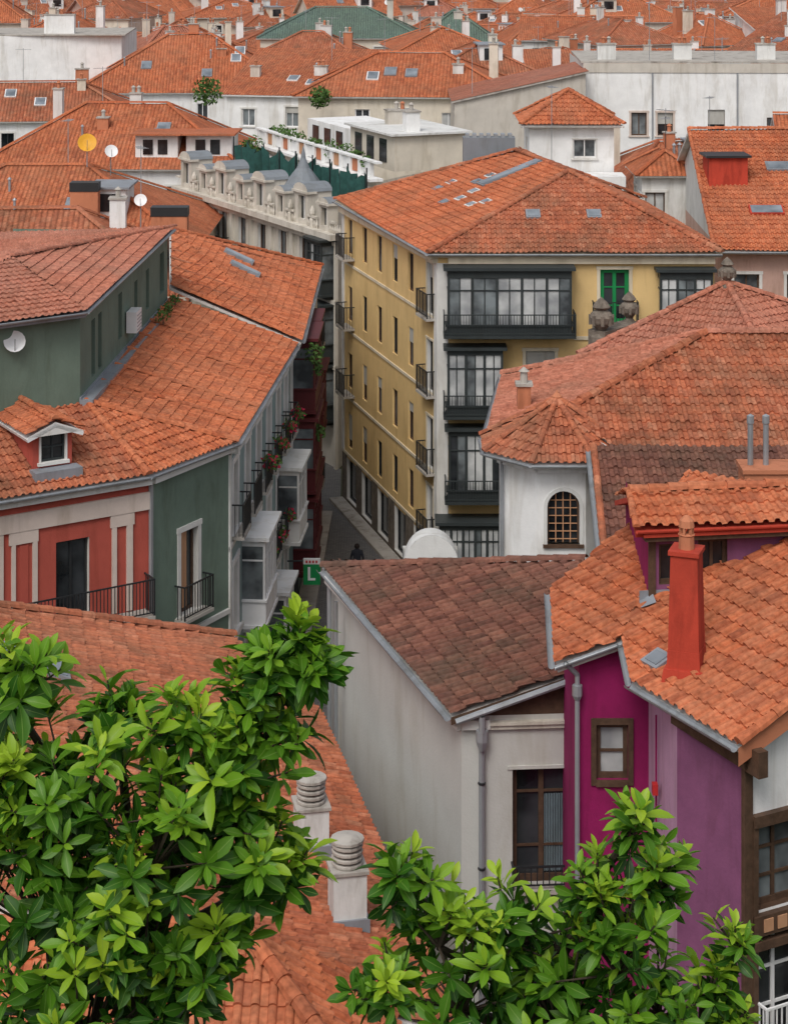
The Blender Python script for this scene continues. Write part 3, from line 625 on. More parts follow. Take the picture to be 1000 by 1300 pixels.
# ------------------------------------------------------------------ generic house
WM=[wWhite,wWhite,wCream,wWhiteD,wBeige,wWhite,wPink,wWhite,wStone,wCream]
RM=[tOrF,tOrF,tOrF,tOr2F,tOr2F,tPkF,tOrF]
def house(name,x,y,w,d,rot,ze,rise,wm=None,rm=None,kind=None,floors=2,nchim=2,detail=False,sky=2,ant=True,side=True):
    b=Bld(name); wm=wm or R.choice(WM); rm=rm or R.choice(RM); c,s=math.cos(rot),math.sin(rot)
    T=lambda a,q:(x+a*c-q*s,y+a*s+q*c)
    fp=[T(-w/2,-d/2),T(w/2,-d/2),T(w/2,d/2),T(-w/2,d/2)]; ops={}
    for i,LL in ((0,w),(1,d),(3,d)):
        if i!=0 and not side: continue
        o=[];nn=max(2,int(LL/2.6)); fmx=R.choice([mWood,mWhiteP,mIron])
        for f in range(floors):
            for k in range(nn):
                if R.random()<.85: o.append(((k+.5)*LL/nn,ze-2.35-f*3.0,R.choice([.9,1.0]),R.choice([1.3,1.5]),S(frame=fmx,depth=.14,trim=R.choice([None,mTrim]),nx=2)))
        ops[i]=o
    walls4(b,fp,0,ze,wm,ops)
    k=.4; f2=[T(-w/2-k,-d/2-k),T(w/2+k,-d/2-k),T(w/2+k,d/2+k),T(-w/2-k,d/2+k)]
    kind=kind or R.choice(['hip','hip','gable','hip','mono'])
    zr=ze+rise
    if kind=='hip':
        if w>=d: r0=T(-w/2+d/2*.9,0)+(zr,);r1=T(w/2-d/2*.9,0)+(zr,); hip(b,f2,ze+.02,r0,r1,rm,detail)
        else: r0=T(0,-d/2+w/2*.9)+(zr,);r1=T(0,d/2-w/2*.9)+(zr,); hip(b,[f2[1],f2[2],f2[3],f2[0]],ze+.02,r0,r1,rm,detail)
    elif kind=='gable':
        q=[p+(ze,) for p in f2]; r0=T(-w/2-k,0)+(zr,);r1=T(w/2+k,0)+(zr,)
        roof(b,[q[0],q[1],r1,r0],rm,detail,wm);roof(b,[q[2],q[3],r0,r1],rm,detail,wm);caps(b,r0,r1,rm,.12,far=not detail)
        W=b.part('walls'); W.face([fp[1]+(ze,),fp[2]+(ze,),T(w/2,0)+(zr-.15,)],wm);W.face([fp[3]+(ze,),fp[0]+(ze,),T(-w/2,0)+(zr-.15,)],wm)
    else:
        q=[f2[0]+(ze,),f2[1]+(ze,),f2[2]+(zr,),f2[3]+(zr,)]; roof(b,q,rm,detail,wm)
        W=b.part('walls'); W.face([fp[1]+(ze,),fp[2]+(ze,),fp[2]+(zr-.15,)],wm);W.face([fp[3]+(ze,),fp[0]+(ze,),fp[3]+(zr-.15,)],wm);W.face([fp[2]+(ze,),fp[3]+(ze,),fp[3]+(zr-.15,),fp[2]+(zr-.15,)],wm)
    fpoly=[f2[0]+(ze,),f2[1]+(ze,),T(w/2,0)+(zr if kind!='mono' else ze+rise/2,),T(-w/2,0)+(zr if kind!='mono' else ze+rise/2,)]
    for _ in range(nchim):
        a,q=R.uniform(-w*.4,w*.4),R.uniform(-d*.25,d*.2); X,Y=T(a,q); hh=R.uniform(.4,1.0)
        m=R.choice([wWhiteD,wChO,wCream,wWhite,wBeige]); zz=zplane(fpoly,X,Y) if q<0 else zr
        chimney(b,X,Y,ze,min(zz,zr)+hh,R.uniform(.5,1.0),R.uniform(.5,.7),rot,m,True,R.choice([1,1,2]))
    for _ in range(sky):
        a,q=R.uniform(-w*.25,w*.25),R.uniform(-d*.38,-d*.15); X,Y=T(a,q); skylight(b,fpoly,X,Y,.7,1.0,R.choice([mLead,mWhiteP]))
    for _ in range(R.choice([0,1,2,3])): # small vent pipes
        a,q=R.uniform(-w*.3,w*.3),R.uniform(-d*.3,0); X,Y=T(a,q); zz=zplane(fpoly,X,Y); lathe(b.part('vents'),X,Y,[(.07,zz-.3),(.07,zz+.6),(.13,zz+.62),(.0,zz+.75)],mZinc,6)
    if R.random()<.3:
        a=R.uniform(-w*.25,w*.25); q0=-d*.33; X,Y=T(a,q0); zz=zplane(fpoly,X,Y); X2,Y2=T(a,q0+1.4)
        obox(b.part('dormer'),X2,Y2,zz-.5,zz+1.5,1.8,2.8,rot,R.choice([wWhite,wm])); obox(b.part('dormer'),X2,Y2,zz+1.5,zz+1.6,2.2,3.2,rot,mLead)
        obox(b.part('dormer'),X+.0,Y-.02,zz+.35,zz+1.25,1.1,.05,rot,gDark)
    if ant:
        for _ in range(R.choice([0,1,1,2])): antenna(b,*T(R.uniform(-w*.3,w*.3),0),zr,R.uniform(1.5,3))
    if ant and R.random()<.06:
        X,Y=T(R.uniform(-w*.4,w*.4),0); dish(b,X,Y,zr+.5,.32,-1.5+R.uniform(-.5,.5))
    return b
H=house
H('tiled_roof_house',-16,88.3,13.5,11,.05,11,3.1,wWhiteD,tOr2F,'hip',2,1,ant=False).done()
b=H('tiled_roof_house',-18.5,105,17,14,-.02,10.6,3.4,wCream,tOrF,'hip',2,0); 
for x,y,z,w,m in ((-15.6,99.5,13.4,1.4,wChO),(-11.2,98.5,12.3,1.8,wChO)):
    obox(b.part('chimneys'),x,y,10.5,z,w,.8,0,m); obox(b.part('chimneys'),x,y,z,z+.45,w+.06,.86,0,mIron)
dish(b,-11.9,92.5,13.9,.3,-1.5); dish(b,-16.2,104,15.3,.5,-1.4,mYelP); dish(b,-15,104.5,14.8,.35,-1.3)
antenna(b,-12.2,95,13,3.2)
b.done()
b=H('dormer_house',-17,125.5,16,12,-.05,12,3.4,wWhite,tOrF,'hip',2,3)
for x,w in ((-14.4,2.6),(-11.2,2.8)):
    obox(b.part('dormer'),x,121.6,12.3,14.0,w,3,-.05,wWhite); obox(b.part('dormer'),x,121.3,14.0,14.1,w+.5,3.6,-.05,tOrF)
    for k in (-.6,.3): obox(b.part('dormer'),x+k,120.08,12.8,13.7,.6,.06,-.05,gDark)
b.done()
H('tiled_roof_house',-31,118,12,12,.1,11.5,3,wGreen,tOrF,'hip').done()
H('tiled_roof_house',-27,147,16,10,.1,12.6,2.4,wWhite,tOr2F,'hip').done()
b=Bld('white_party_wall_building'); walls4(b,[(-40,168),(-23.5,170),(-23.5,180),(-40,180)],0,17.2,wWhite,{0:[]}); obox(b.part('roof_slab'),-31.7,174.5,17.2,17.3,16.7,11.2,.05,mConc); chimney(b,-29,171,17,18.9,2.6,.8,0,wWhite,True,2);chimney(b,-34.5,169.8,14,18.3,.9,.8,0,wWhiteD,True,1);b.done()
H('long_tiled_house',-17,164,17,15,.05,13.4,4.2,wWhite,tOrF,'hip',2,3,sky=4).done()
H('tiled_roof_house',-6.5,150,10,10,-.2,14.2,2.8,wWhite,tOrF,'mono').done()
b=H('cream_wide_roof_building',1.2,138,14.5,11,-.08,15.2,2.6,wCream,tOrF,'hip',2,2,sky=3); b.done()
b=Bld('beige_party_wall_building')
F=wall(b,(3.8,124),(12.2,125.5),0,15.6,wBeige,[],17.4); wall(b,(12.2,125.5),(12.2,134),0,17.4,wBeige); wall(b,(3.8,134),(3.8,124),0,15.6,wBeige)
roof(b,[(3.6,123.8,15.7),(12.4,125.3,17.5),(12.4,134,17.5),(3.6,134,15.7)],tPkF,False,mConc); antenna(b,5,126,16,3);b.done()
b=Bld('white_rooftop_tower')
w_=[(6.9,103),(11.7,103),(11.7,107.5),(6.9,107.5)]
walls4(b,inset(w_,.25),0,16.3,wWhite,{0:[(2.9,14.6,1.2,1.0,S(frame=mWhiteP,glass=gMid,trim=mTrim,tw=.06))],3:[(2,14.4,.8,1.1,S(frame=mWhiteP))]})
ap=(9.3,105.2,18.0); q=[(6.6,102.6,16.4),(12,102.6,16.4),(12,107.8,16.4),(6.6,107.8,16.4)]
for i in range(4): roof(b,[q[i],q[(i+1)%4],ap],tOr,True,mTrim); caps(b,q[i],ap,tOr)
obox(b.part('porch'),10.6,102,0,13.9,2.6,1.8,0,wWhite); F=Fr((9,101.1),(12.2,101.1)); 
for u in (.8,2.2): F.box(b.part('windows'),u-.4,u+.4,11.9,13.4,0,.02,gDark)
antenna(b,8.2,102.5,15,3.5); b.done()
b=Bld('large_white_building')
F=wall(b,(12.3,128),(40,127),0,17.8,wWhite,[(3.6,13.1,1.0,1.5,S(frame=mWood,trim=mTrimP,glass=gMid)),(5.3,13.1,1.0,1.5,S(frame=mWood,trim=mTrimP,glass=gDark)),(8.6,13.3,1.1,1.5,S(frame=mWood,glass=gDark)),(12.2,13.1,.7,1.2,S(frame=mWood)),(3.6,10,1.,1.5,S(frame=mWood)),(5.3,10,1.,1.5,S(frame=mWood)),(10,10,1.,1.5,S(frame=mWood))])
wall(b,(12.3,138),(12.3,128),0,17.8,wWhiteD);wall(b,(40,127),(40,138),0,17.8,wWhiteD)
F.box(b.part('parapet_band'),0,F.L,17.2,17.8,.0,.06,wBeige)
F.box(b.part('downpipe'),4.42,4.52,8,17.2,.02,.12,mZinc);F.box(b.part('downpipe'),9.9,10.0,8,17.2,.02,.12,mZinc)
obox(b.part('roof_slab'),26.2,133,17.8,17.92,27.8,10.6,-.03,mConc)
for x in (14,19,24.5): chimney(b,x,130,17.8,18.9,1.2,.7,0,wWhiteD,True,2)
antenna(b,16.7,128.8,17.8,4);antenna(b,21,129,17.8,3); b.done()
H('small_tiled_house',13.8,101,2.6,3.5,0,14.2,1.1,wWhiteD,tOrF,'hip',1,0,sky=0).done()
H('tiled_roof_house',16,113,9,8,.2,12,2.4,wWhite,tOr2F,'hip',1,2).done()
H('tiled_roof_house',27,112,10,10,-.1,13,3,wWhite,tOrF,'gable').done()
b=Bld('right_tiled_building')
walls4(b,[(14.4,86.6),(28,86.2),(28.5,104.5),(14.8,104.5)],0,12.5,wPink,{0:[(1.1,10.4,1.1,1.1,S(frame=mWood,glass=gMid,trim=mTrim)),(3.4,10.4,1.1,1.1,S(frame=mWood,trim=mTrim))],3:[(12,10,1,1.5,S())]})
f0=[(14.0,86,12.6),(28.4,85.6,12.6),(28.6,95.6,16.9),(14.3,95.6,16.9)];f1=[(14.3,95.6,16.9),(28.6,95.6,16.9),(28.8,105,12.6),(14.4,105,12.6)]
roof(b,f0,tOr,True,mTrim);roof(b,f1,tOrF,False,mTrim);caps(b,f0[3],f0[2],tOr);caps(b,f0[0],f0[3],tOr,.1);gutter(b,f0[0],f0[1])
b.part('walls').face([(14.8,104.5,12.5),(14.4,86.6,12.5),(14.6,95.6,16.7)],wWhiteD)
obox(b.part('roof_hatch'),15.4,91.6,14.3,16.1,1.8,1.4,.05,wChR);obox(b.part('roof_hatch'),15.4,91.6,16.1,16.2,2.1,1.7,.05,mIron)
skylight(b,f0,16.8,88.9,1.4,.6,wChR,.16);skylight(b,f0,18.0,92.4,1.0,.6,mLead,.16)
b.done()
for x,y,w,d,ze in ((-5.5,205,16,12,15.2),(6,196,7.5,8,15.3)):
    H('copper_roof_building',x,y,w,d,0,ze,2.9,wCream,tCuF,'hip',1,1,sky=0).done()
for yy in range(145,440,14):
    hw=.24*yy+14; x=-hw+R.uniform(0,6)
    while x<hw:
        w=R.uniform(7,14); d=R.uniform(9,13); cx=x+w/2; cy=yy+R.uniform(-2,2)
        bad=(cy<186 and -41<cx<-1) or (cy<150 and -12<cx<42) or (cy<212 and -15<cx<11 and cy>188)
        if not bad:
            ze=R.uniform(11.5,15.6) if yy<200 else R.uniform(10.5,16); far=yy>230
            H('city_house',cx,cy,w,d,R.uniform(-.6,.6),ze,R.uniform(1.8,3.2),None,None,None,1 if far else 2,R.choice([2,3,4]) ,sky=0 if yy>300 else R.choice([1,2,3]),side=not far).done()
        x+=w+R.uniform(-.5,1.5)
for x,y in ((-22,66),(-26,80),(24,68),(30,76),(-40,100),(38,100)):
    H('town_house',x,y,11,11,R.uniform(-.2,.2),11,2.8,None,None,'hip').done()
# ------------------------------------------------------------------ stone-urn roof building
b=Bld('pinnacled_stone_building')
pk=(11.5,68,14.5);l_=(6.15,65.8,12.5);Q=(12.3,62.6,12.2);r2=(18.5,67.5,12.3);bk_=(12.5,73.5,12.5)
roof(b,[l_,Q,pk],tPk,True,wStone);roof(b,[Q,r2,pk],tPk,True,wStone);roof(b,[r2,bk_,pk],tPk,True,wStone);roof(b,[bk_,l_,pk],tPk,True,wStone)
for q in (l_,Q,r2,bk_): caps(b,q,pk,tPk)
walls4(b,[(6.5,65.9),(12.3,63),(18,67.5),(12.5,73)],0,12.2,wStone)
def urn(p,x,y,z,h,m):
    lathe(p,x,y,[(.30*h,z-.8),(.30*h,z),(.2*h,z+.02*h),(.12*h,z+.15*h),(.28*h,z+.35*h),(.32*h,z+.5*h),(.25*h,z+.62*h),(.15*h,z+.68*h),(.24*h,z+.76*h),(.16*h,z+.88*h),(.03*h,z+1.0*h),(0,z+1.03*h)],m,12)
    for k in range(8):
        a=k*math.pi/4; obox(p,x+.29*h*math.cos(a),y+.29*h*math.sin(a),z+.3*h,z+.56*h,.08*h,.08*h,a,m)
p=b.part('urns'); urn(p,7.05,67.0,12.9,1.3,wStoneD); urn(p,8.15,68.3,13.1,1.05,wStoneD); urn(p,11.5,68,14.45,.95,wStoneD)
obox(p,7.6,67.7,11.5,13.1,2.2,.7,.85,wStoneD)
b.done()
# ------------------------------------------------------------------ church-like building with apse
b=Bld('white_apse_building')
R1=(9.8,61.7,14.1);R2=(18,61.7,14.1);HE=(4.87,57.5,12.63);BL=(3.6,65.5,11.9);EL=(2.75,58.3,11.9)
roof(b,[HE,(6.6,55.4,11.9),(18,55.4,11.9),R2,R1],tOr2,True,mTrim,.28,.44,.08);roof(b,[HE,R1,BL,EL],tPk,True,mTrim);roof(b,[(18,67.5,11.9),BL,R1,R2],tPk,True,mTrim)
caps(b,HE,R1,tOr2,.14);caps(b,BL,R1,tPk,.13);caps(b,R1,R2,tPk,.13);gutter(b,BL,EL)
wall(b,(3.8,65.2),(3.2,57.4),0,11.7,wOch,[(6,8.5,1,1.6,S()),(3,8.5,1,1.6,S()),(6,5,1,1.6,S())]);wall(b,(3.2,57.4),(17.6,56),0,11.7,wWhite);wall(b,(17.6,56),(17.6,66.5),0,11.7,wWhite);wall(b,(17.6,66.5),(3.8,65.2),0,11.7,wWhite)
cx,cy=4.75,57.45
oc=lambda r:[(cx+r*math.cos(-math.pi*5/8+i*math.pi/4),cy+r*math.sin(-math.pi*5/8+i*math.pi/4)) for i in range(8)]
o8=oc(1.78)
for i in range(8):
    a,c=o8[i],o8[(i+1)%8]
    if i==0:
        F=Fr(a,c);W=b.part('walls');uc=F.L/2+.05;rw=.46;zs,zc=9.35,10.4
        def WP(u,z,d=0):return F.P(u,z,d)
        W.face([WP(0,5),WP(F.L,5),WP(F.L,zs),WP(0,zs)],wWhite);W.face([WP(0,zs),WP(uc-rw,zs),WP(uc-rw,zc),WP(0,zc)],wWhite);W.face([WP(uc+rw,zs),WP(F.L,zs),WP(F.L,zc),WP(uc+rw,zc)],wWhite)
        K=12;arc=[(uc+rw*math.cos(math.pi*k/K),zc+rw*math.sin(math.pi*k/K)) for k in range(K+1)]
        for k in range(K):
            (ua,za),(ub,zb)=arc[k],arc[k+1]
            ta=F.L-(F.L)*(k/K);tb=F.L-F.L*((k+1)/K)
            W.face([WP(ua,za),WP(ta,11.6),WP(tb,11.6),WP(ub,zb)],wWhite)
            W.face([WP(ua,za),WP(ub,zb),WP(ub,zb,-.22),WP(ua,za,-.22)],wWhite)
            tp=b.part('window_surrounds'); A_=lambda u,z,s,d:WP(uc+(u-uc)*s,zc+(z-zc)*s,d)
            tp.face([A_(ua,za,1,.04),A_(ua,za,1.22,.04),A_(ub,zb,1.22,.04),A_(ub,zb,1,.04)],wWhiteD);tp.face([A_(ua,za,1.22,.04),A_(ua,za,1.22,0),A_(ub,zb,1.22,0),A_(ub,zb,1.22,.04)],wWhiteD)
        W.face([WP(F.L,zc),WP(F.L,11.6),WP(uc+rw,zc)],wWhite);W.face([WP(0,11.6),WP(0,zc),WP(uc-rw,zc)],wWhite)
        for s in(-1,1):W.face([WP(uc+s*rw,zs),WP(uc+s*rw,zc),WP(uc+s*rw,zc,-.22),WP(uc+s*rw,zs,-.22)],wWhite);F.box(b.part('window_surrounds'),min(uc+s*rw,uc+s*rw*1.22),max(uc+s*rw,uc+s*rw*1.22),zs,zc,.001,.04,wWhiteD)
        g=b.part('windows');g.face([WP(uc-rw,zs,-.2)]+[WP(uc+rw,zs,-.2)]+[WP(u,z,-.2) for u,z in arc],gDark)
        f_p=b.part('window_frames')
        for k in range(-2,3):
            x=uc+k*rw*.45; zt=zc+math.sqrt(max(0,rw*rw-(x-uc)**2))-.02; F.box(f_p,x-.014,x+.014,zs,zt,-.19,-.15,wOch)
        for k in range(6):
            z=zs+.1+k*.22; hw=rw if z<zc else math.sqrt(max(.001,rw*rw-(z-zc)**2)); F.box(f_p,uc-hw,uc+hw,z-.01,z+.01,-.185,-.155,wOch)
        for k in range(K):
            (ua,za),(ub,zb)=arc[k],arc[k+1]; f_p.face([WP(ua,za,-.14),WP(ub,zb,-.14),WP(uc+(ub-uc)*.86,zc+(zb-zc)*.86,-.14),WP(uc+(ua-uc)*.86,zc+(za-zc)*.86,-.14)],mWood)
        F.box(f_p,uc-rw,uc-rw+.06,zs,zc,-.19,-.14,mWood);F.box(f_p,uc+rw-.06,uc+rw,zs,zc,-.19,-.14,mWood)
        F.box(b.part('window_surrounds'),uc-rw-.12,uc+rw+.12,zs-.1,zs,0,.08,mWood)
    else: wall(b,a,c,5,11.6,wWhite)
oe=oc(2.35);apx=(cx,cy,13.05)
for i in range(8):
    a,c=oe[i]+(11.75,),oe[(i+1)%8]+(11.75,); roof(b,[a,c,apx],tOr2,True,wWhite,.24,.36,.065); caps(b,a,apx,tOr2,.09,.32);gutter(b,a,c,.06)
lathe(b.part('finial'),cx,cy,[(.14,13.0),(.16,13.15),(.05,13.25),(.0,13.35)],wChO,8)
chimney(b,3.95,59.9,11.5,12.9,.4,.4,0,wChO)
p=b.part('cornice'); 
for i in range(8): F=Fr(oc(1.8)[i],oc(1.8)[(i+1)%8]); F.box(p,0,F.L,11.4,11.65,.0,.12,wWhite)
tube(b.part('downpipe'),(3.1,56.6,5),(3.1,56.6,11.5),.05,.05,mZinc,8)
b.done()
b=Bld('brown_roof_building')
roof(b,[(5.6,55.3,12.25),(5.32,49.6,10.55),(16,49.6,10.55),(16,55.3,12.25)],tBr,True,wChO,.26,.40,.07)
caps(b,(5.6,55.3,12.25),(5.36,49.6,10.55),tOr2,.1); gutter(b,(5.5,55.3,12.2),(5.26,49.5,10.5),.07,mZinc,1)
wall(b,(5.8,55),(5.5,49.9),0,10.6,wWhite,z1b=10.5);wall(b,(5.5,49.9),(16,49.9),0,10.5,wWhite)
obox(b.part('chimneys'),9.3,48.2,9.5,13.6,1.6,.9,0,wChO);obox(b.part('chimneys'),9.3,48.2,13.6,13.7,1.7,1.0,0,wChO)
for x in (8.72,9.1): tube(b.part('flues'),(x,48.2,13.7),(x,48.2,14.75),.07,.07,mZinc,8); lathe(b.part('flues'),x,48.2,[(.075,14.7),(.09,14.72),(.09,14.9),(0,14.95)],mZinc,8)
b.done()
b=Bld('barrel_roof_house'); x0,x1=.25,1.85; b.part('roof').smooth=True
def sph(i,j):
    a=math.pi*i/16; t=j/5*math.pi/2; return ((x0+x1)/2-.8*math.cos(a)*math.cos(t*.6),55.5+2.2*math.sin(t),8.7+1.0*math.sin(a)*math.cos(t))
for j in range(5):
    for k in range(16): b.part('roof').face([sph(k,j),sph(k+1,j),sph(k+1,j+1),sph(k,j+1)],wWhiteD)
for k in range(16): b.part('walls').face([((x0+x1)/2,55.49,8.7),(sph(k+1,0)[0],55.49,sph(k+1,0)[2]),(sph(k,0)[0],55.49,sph(k,0)[2])],wWhiteD)
walls4(b,[(x0,55.5),(x1,55.5),(x1,57.7),(x0,57.7)],0,8.7,wWhiteD,{0:[(.8,6,.7,1.2,S())]})
b.done()
# ------------------------------------------------------------------ grey building with brown roof
b=Bld('grey_gable_building')
A_=(1.2,41.4,10.3);B_=(-1.85,50.9,10.3);C_=(3.75,41.65,11.09);D_=(4.55,46.8,11.8)
roof(b,[A_,C_,D_,B_],tBr,True,mTrim,.24,.38,.065)
wl=(-1.6,50.6);wn_=(1.42,41.6);wr=(4.9,41.85)
F=wall(b,wl,wn_,0,10.2,wGrey)
F.box(b.part('cornice'),0,F.L,9.9,10.1,.0,.1,mTrim);F.box(b.part('cornice'),0,F.L,10.02,10.2,.1,.2,mTrim)
G=wall(b,wn_,wr,0,10.2,wGrey,[(1.73,6.55,1.28,2.5,S(frame=mWood,glass=gDark,nx=2,nz=1,t=.12,depth=.28,reveal=wGrey,noblind=True)),(1.73,3,1.28,2.4,S(frame=mWood))],None)
b.part('walls').face([G.P(0,10.2),G.P(3.2,10.2),G.P(3.2,11.0)],mWood)
G.box(b.part('cornice'),.62,3.4,9.93,10.03,.0,.09,wStone);G.box(b.part('cornice'),.6,3.4,10.03,10.09,.0,.14,wStone)
G.box(b.part('cornice'),0,.6,9.95,10.15,.0,.12,mTrim)
G.box(b.part('window_surrounds'),.98,2.48,9.05,9.12,.0,.03,wGrey)
for z in (7.3,8.45): G.box(b.part('window_frames'),1.2,2.26,z,z+.05,-.27,-.235,mWood)
p=b.part('fascia'); 
p.face([(A_[0],A_[1]-.03,10.1),(C_[0],C_[1]-.03,10.85),(C_[0],C_[1]-.03,11.05),(A_[0],A_[1]-.03,10.27)],mWood)
gutter(b,B_,A_,.09); tube(b.part('gutters'),(1.3,41.3,10.2),(3.7,41.5,10.98),.07,.07,mZinc,8)
dpn=b.part('downpipe'); tube(dpn,(1.85,41.35,10.3),(1.85,41.35,9.95),.07,.07,mZinc,8);tube(dpn,(1.85,41.5,4),(1.85,41.5,9.7),.065,.065,mZinc,8);lathe(dpn,1.85,41.42,[(.065,9.55),(.13,9.75),(.13,9.98),(.0,9.99)],mZinc,8)
for z in (5.2,7.0,8.8): lathe(dpn,1.85,41.5,[(.066,z),(.085,z+.01),(.085,z+.05),(.066,z+.06)],mIron,8)
tube(dpn,(-1.65,50.3,1),(-1.65,50.3,10.1),.06,.06,mZinc,8);tube(dpn,(-1.45,49.2,1),(-1.45,49.2,10.0),.05,.05,mZinc,8)
pr=None
for k in range(45):
    u=1.80+k*.0112; d_=-.258+.012*math.sin(k*1.3)+.004*math.sin(k*.5); cur=(G.P(u,6.75,d_),G.P(u,8.4,d_))
    if pr: b.part('curtain').face([pr[0],cur[0],cur[1],pr[1]],mCurt)
    pr=cur
balcony(b,G,1.05,2.45,6.6,.28,.5,mIron)
wall(b,wr,(4.9,47),0,11.3,wGrey);wall(b,(4.9,47),wl,0,10.1,wGrey,z1b=None)
roof(b,[D_,(9.5,47.6,10.6),(5.5,50.5,10.0),B_],tBr,True,mTrim)
caps(b,B_,D_,tBr,.11)
b.done()
# ------------------------------------------------------------------ magenta house
b=Bld('magenta_house')
def zp(x,y): return 12.86+.41*((x-5.9)*2.8+(y-33.8)*1.5)/3.18
T3=lambda x,y:(x,y,zp(x,y))
roof(b,[T3(3.1,38),T3(4.4,38),T3(6.5,43.2),T3(3.22,40.6)],tOr,True,mTrim,.24,.38,.065)
roof(b,[T3(4.4,38),T3(4.4,36.6),T3(5.9,33.8),T3(8.7,35.3),T3(9.5,39.6),T3(6.5,43.2)],tOr,True,mTrim,.24,.38,.065)
gutter(b,T3(4.4,36.6),T3(5.9,33.8),.085);gutter(b,T3(3.1,38),T3(4.4,38),.07); gutter(b,T3(4.4,38),T3(4.4,36.6),.06); gutter(b,T3(3.22,40.6),T3(3.1,38),.07)
caps(b,T3(5.92,33.78),T3(8.7,35.25),tOr,.11,.4)
F=wall(b,(3.6,38.3),(4.95,38.3),0,12.8,wMag,[(.64,10.3,.62,1.08,S(frame=mWood,glass=gCur,nx=1,nz=2,t=.09,depth=.12,reveal=wMag,noblind=True))],zp(4.95,38.3)-.2)
for a in ((.23,.33,10.2,11.5),(.95,1.05,10.2,11.5)): F.box(b.part('window_frames'),a[0],a[1],a[2],a[3],.001,.04,mWood)
F.box(b.part('window_frames'),.33,.95,11.38,11.5,.001,.04,mWood);F.box(b.part('window_frames'),.33,.95,10.18,10.3,.001,.06,mWood)
F=wall(b,(4.95,38.3),(5.1,35.5),0,12.75,wLil)
wall(b,(5.1,35.5),(6.1,34.2),0,12.7,wPurp); 
W=b.part('walls');W.face([(4.95,38.3,12.75),(5.1,35.5,12.75),(4.95,38.3,zp(4.95,38.3)-.2)],wLil)
F=wall(b,(6.1,34.2),(8.6,35.5),0,12.8,wWhite,[(.72,9.75,1.0,1.5,S(frame=mWood,glass=gMid,nx=2,nz=3,t=.08,noblind=True,reveal=mWood)),(2.0,9.75,.9,1.5,S(frame=mWood,glass=gDark,nx=2,nz=3,t=.08,noblind=True,reveal=mWood)),(.72,7.3,1.0,2.0,S(frame=mWhiteP,glass=gDark,nx=2,nz=3,t=.08,noblind=True,reveal=mWood)),(2.0,7.3,.9,2.0,S(frame=mWhiteP,glass=gDark,nx=2,noblind=True,reveal=mWood))],None);b.part('walls').face([F.P(0,12.8),F.P(F.L,12.8),F.P(F.L,13.9)],wWhite)
tw_=b.part('timber_facing')
for u0,u1 in ((.12,.22),(1.22,1.55),(2.45,2.7)): F.box(tw_,u0,u1,7.2,11.35,.003,.09,mWood)
for z0,z1 in ((11.25,11.45),(9.35,9.7),(9.1,9.25)): F.box(tw_,.12,2.7,z0,z1,.0,.13,mWood)
for k in range(3): F.box(tw_,.3+k*.3,.5+k*.3,9.42,9.64,.13,.15,wOch)
F.box(b.part('corner_post'),-.05,.12,6,12.75,-.05,.06,mWood)
F.box(b.part('brackets'),-.1,.1,12.3,12.75,.05,.5,mWood)
balcony(b,F,.2,2.4,7.25,.35,.95,mWhiteP,mWood,.11)
p=b.part('fascia');c=T3(5.9,33.75)
e=T3(8.7,35.2); p.face([(c[0],c[1],c[2]-.35),(e[0],e[1],e[2]-.35),(e[0],e[1],e[2]-.03),(c[0],c[1],c[2]-.03)],wChO)
p.hexa([(5.0,35.6,12.5),(6.05,33.95,12.35),(6.15,34.1,12.35),(5.1,35.7,12.5),(5.0,35.6,12.68),(6.0,33.9,12.68),(6.15,34.05,12.68),(5.1,35.7,12.68)],mWood)
wall(b,(3.6,42),(3.6,38.3),0,12.8,wMag)
wall(b,(8.6,35.5),(9.5,42),0,13.5,wWhite)
dpn=b.part('downpipe');tube(dpn,(3.55,38.15,5),(3.55,38.15,12.4),.05,.05,mZinc,8);tube(dpn,(3.55,38.15,12.4),(3.3,37.95,12.7),.05,.05,mZinc,8);lathe(dpn,3.55,38.15,[(.05,11.9),(.1,12.0),(.1,12.2),(0,12.21)],mZinc,8)
tube(dpn,(4.95,37.2,9.8),(4.95,37.2,12.0),.02,.02,wMag,6);obox(dpn,4.9,37.0,10.6,10.8,.1,.15,0,mRedP)
p=b.part('chimneys'); obox(p,5.42,36.5,12.7,13.55,.66,.66,-.35,wChR,.9); obox(p,5.42,36.5,13.5,15.3,.58,.58,-.35,wChR,.86); obox(p,5.42,36.5,15.3,15.38,.58,.58,-.35,wChR)
lathe(p,5.42,36.5,[(.15,15.38),(.14,15.62),(.16,15.64),(.1,15.66),(.0,15.67)],wChO,10)
for k in range(6): a_=k*1.05; obox(p,5.42+.11*math.cos(a_),36.5+.11*math.sin(a_),15.64,15.78,.05,.05,a_,wChO)
lathe(p,5.42,36.5,[(.15,15.78),(.13,15.9),(.05,15.98),(.0,16.0)],wChO,10)
fl=b.part('flashing'); obox(fl,5.42,36.5,12.9,13.22,.8,.8,-.35,wChR,.9)
skylight(b,[T3(4.4,36.6),T3(5.9,33.8),T3(8.7,35.3)],4.95,36.9,.35,.3,mLead)
F=wall(b,(5.05,39.0),(9.4,39.6),12.8,14.92,wPurp,[(.5,13.85,.6,.8,S(frame=mWood,glass=gDark,t=.06,noblind=True,depth=.15,reveal=mWood)),(1.3,13.95,.6,.75,S(frame=mWood,glass=gDark,noblind=True,depth=.15,reveal=mWood))],ptn='dormer_walls')
wall(b,(5.0,42.5),(5.05,39.0),12.8,14.92,wMag,ptn='dormer_walls')
F.box(b.part('dormer_trim'),-.15,F.L,14.8,14.9,.0,.3,mWood); F.box(b.part('dormer_trim'),-.2,F.L,14.9,14.97,.0,.36,wChR)
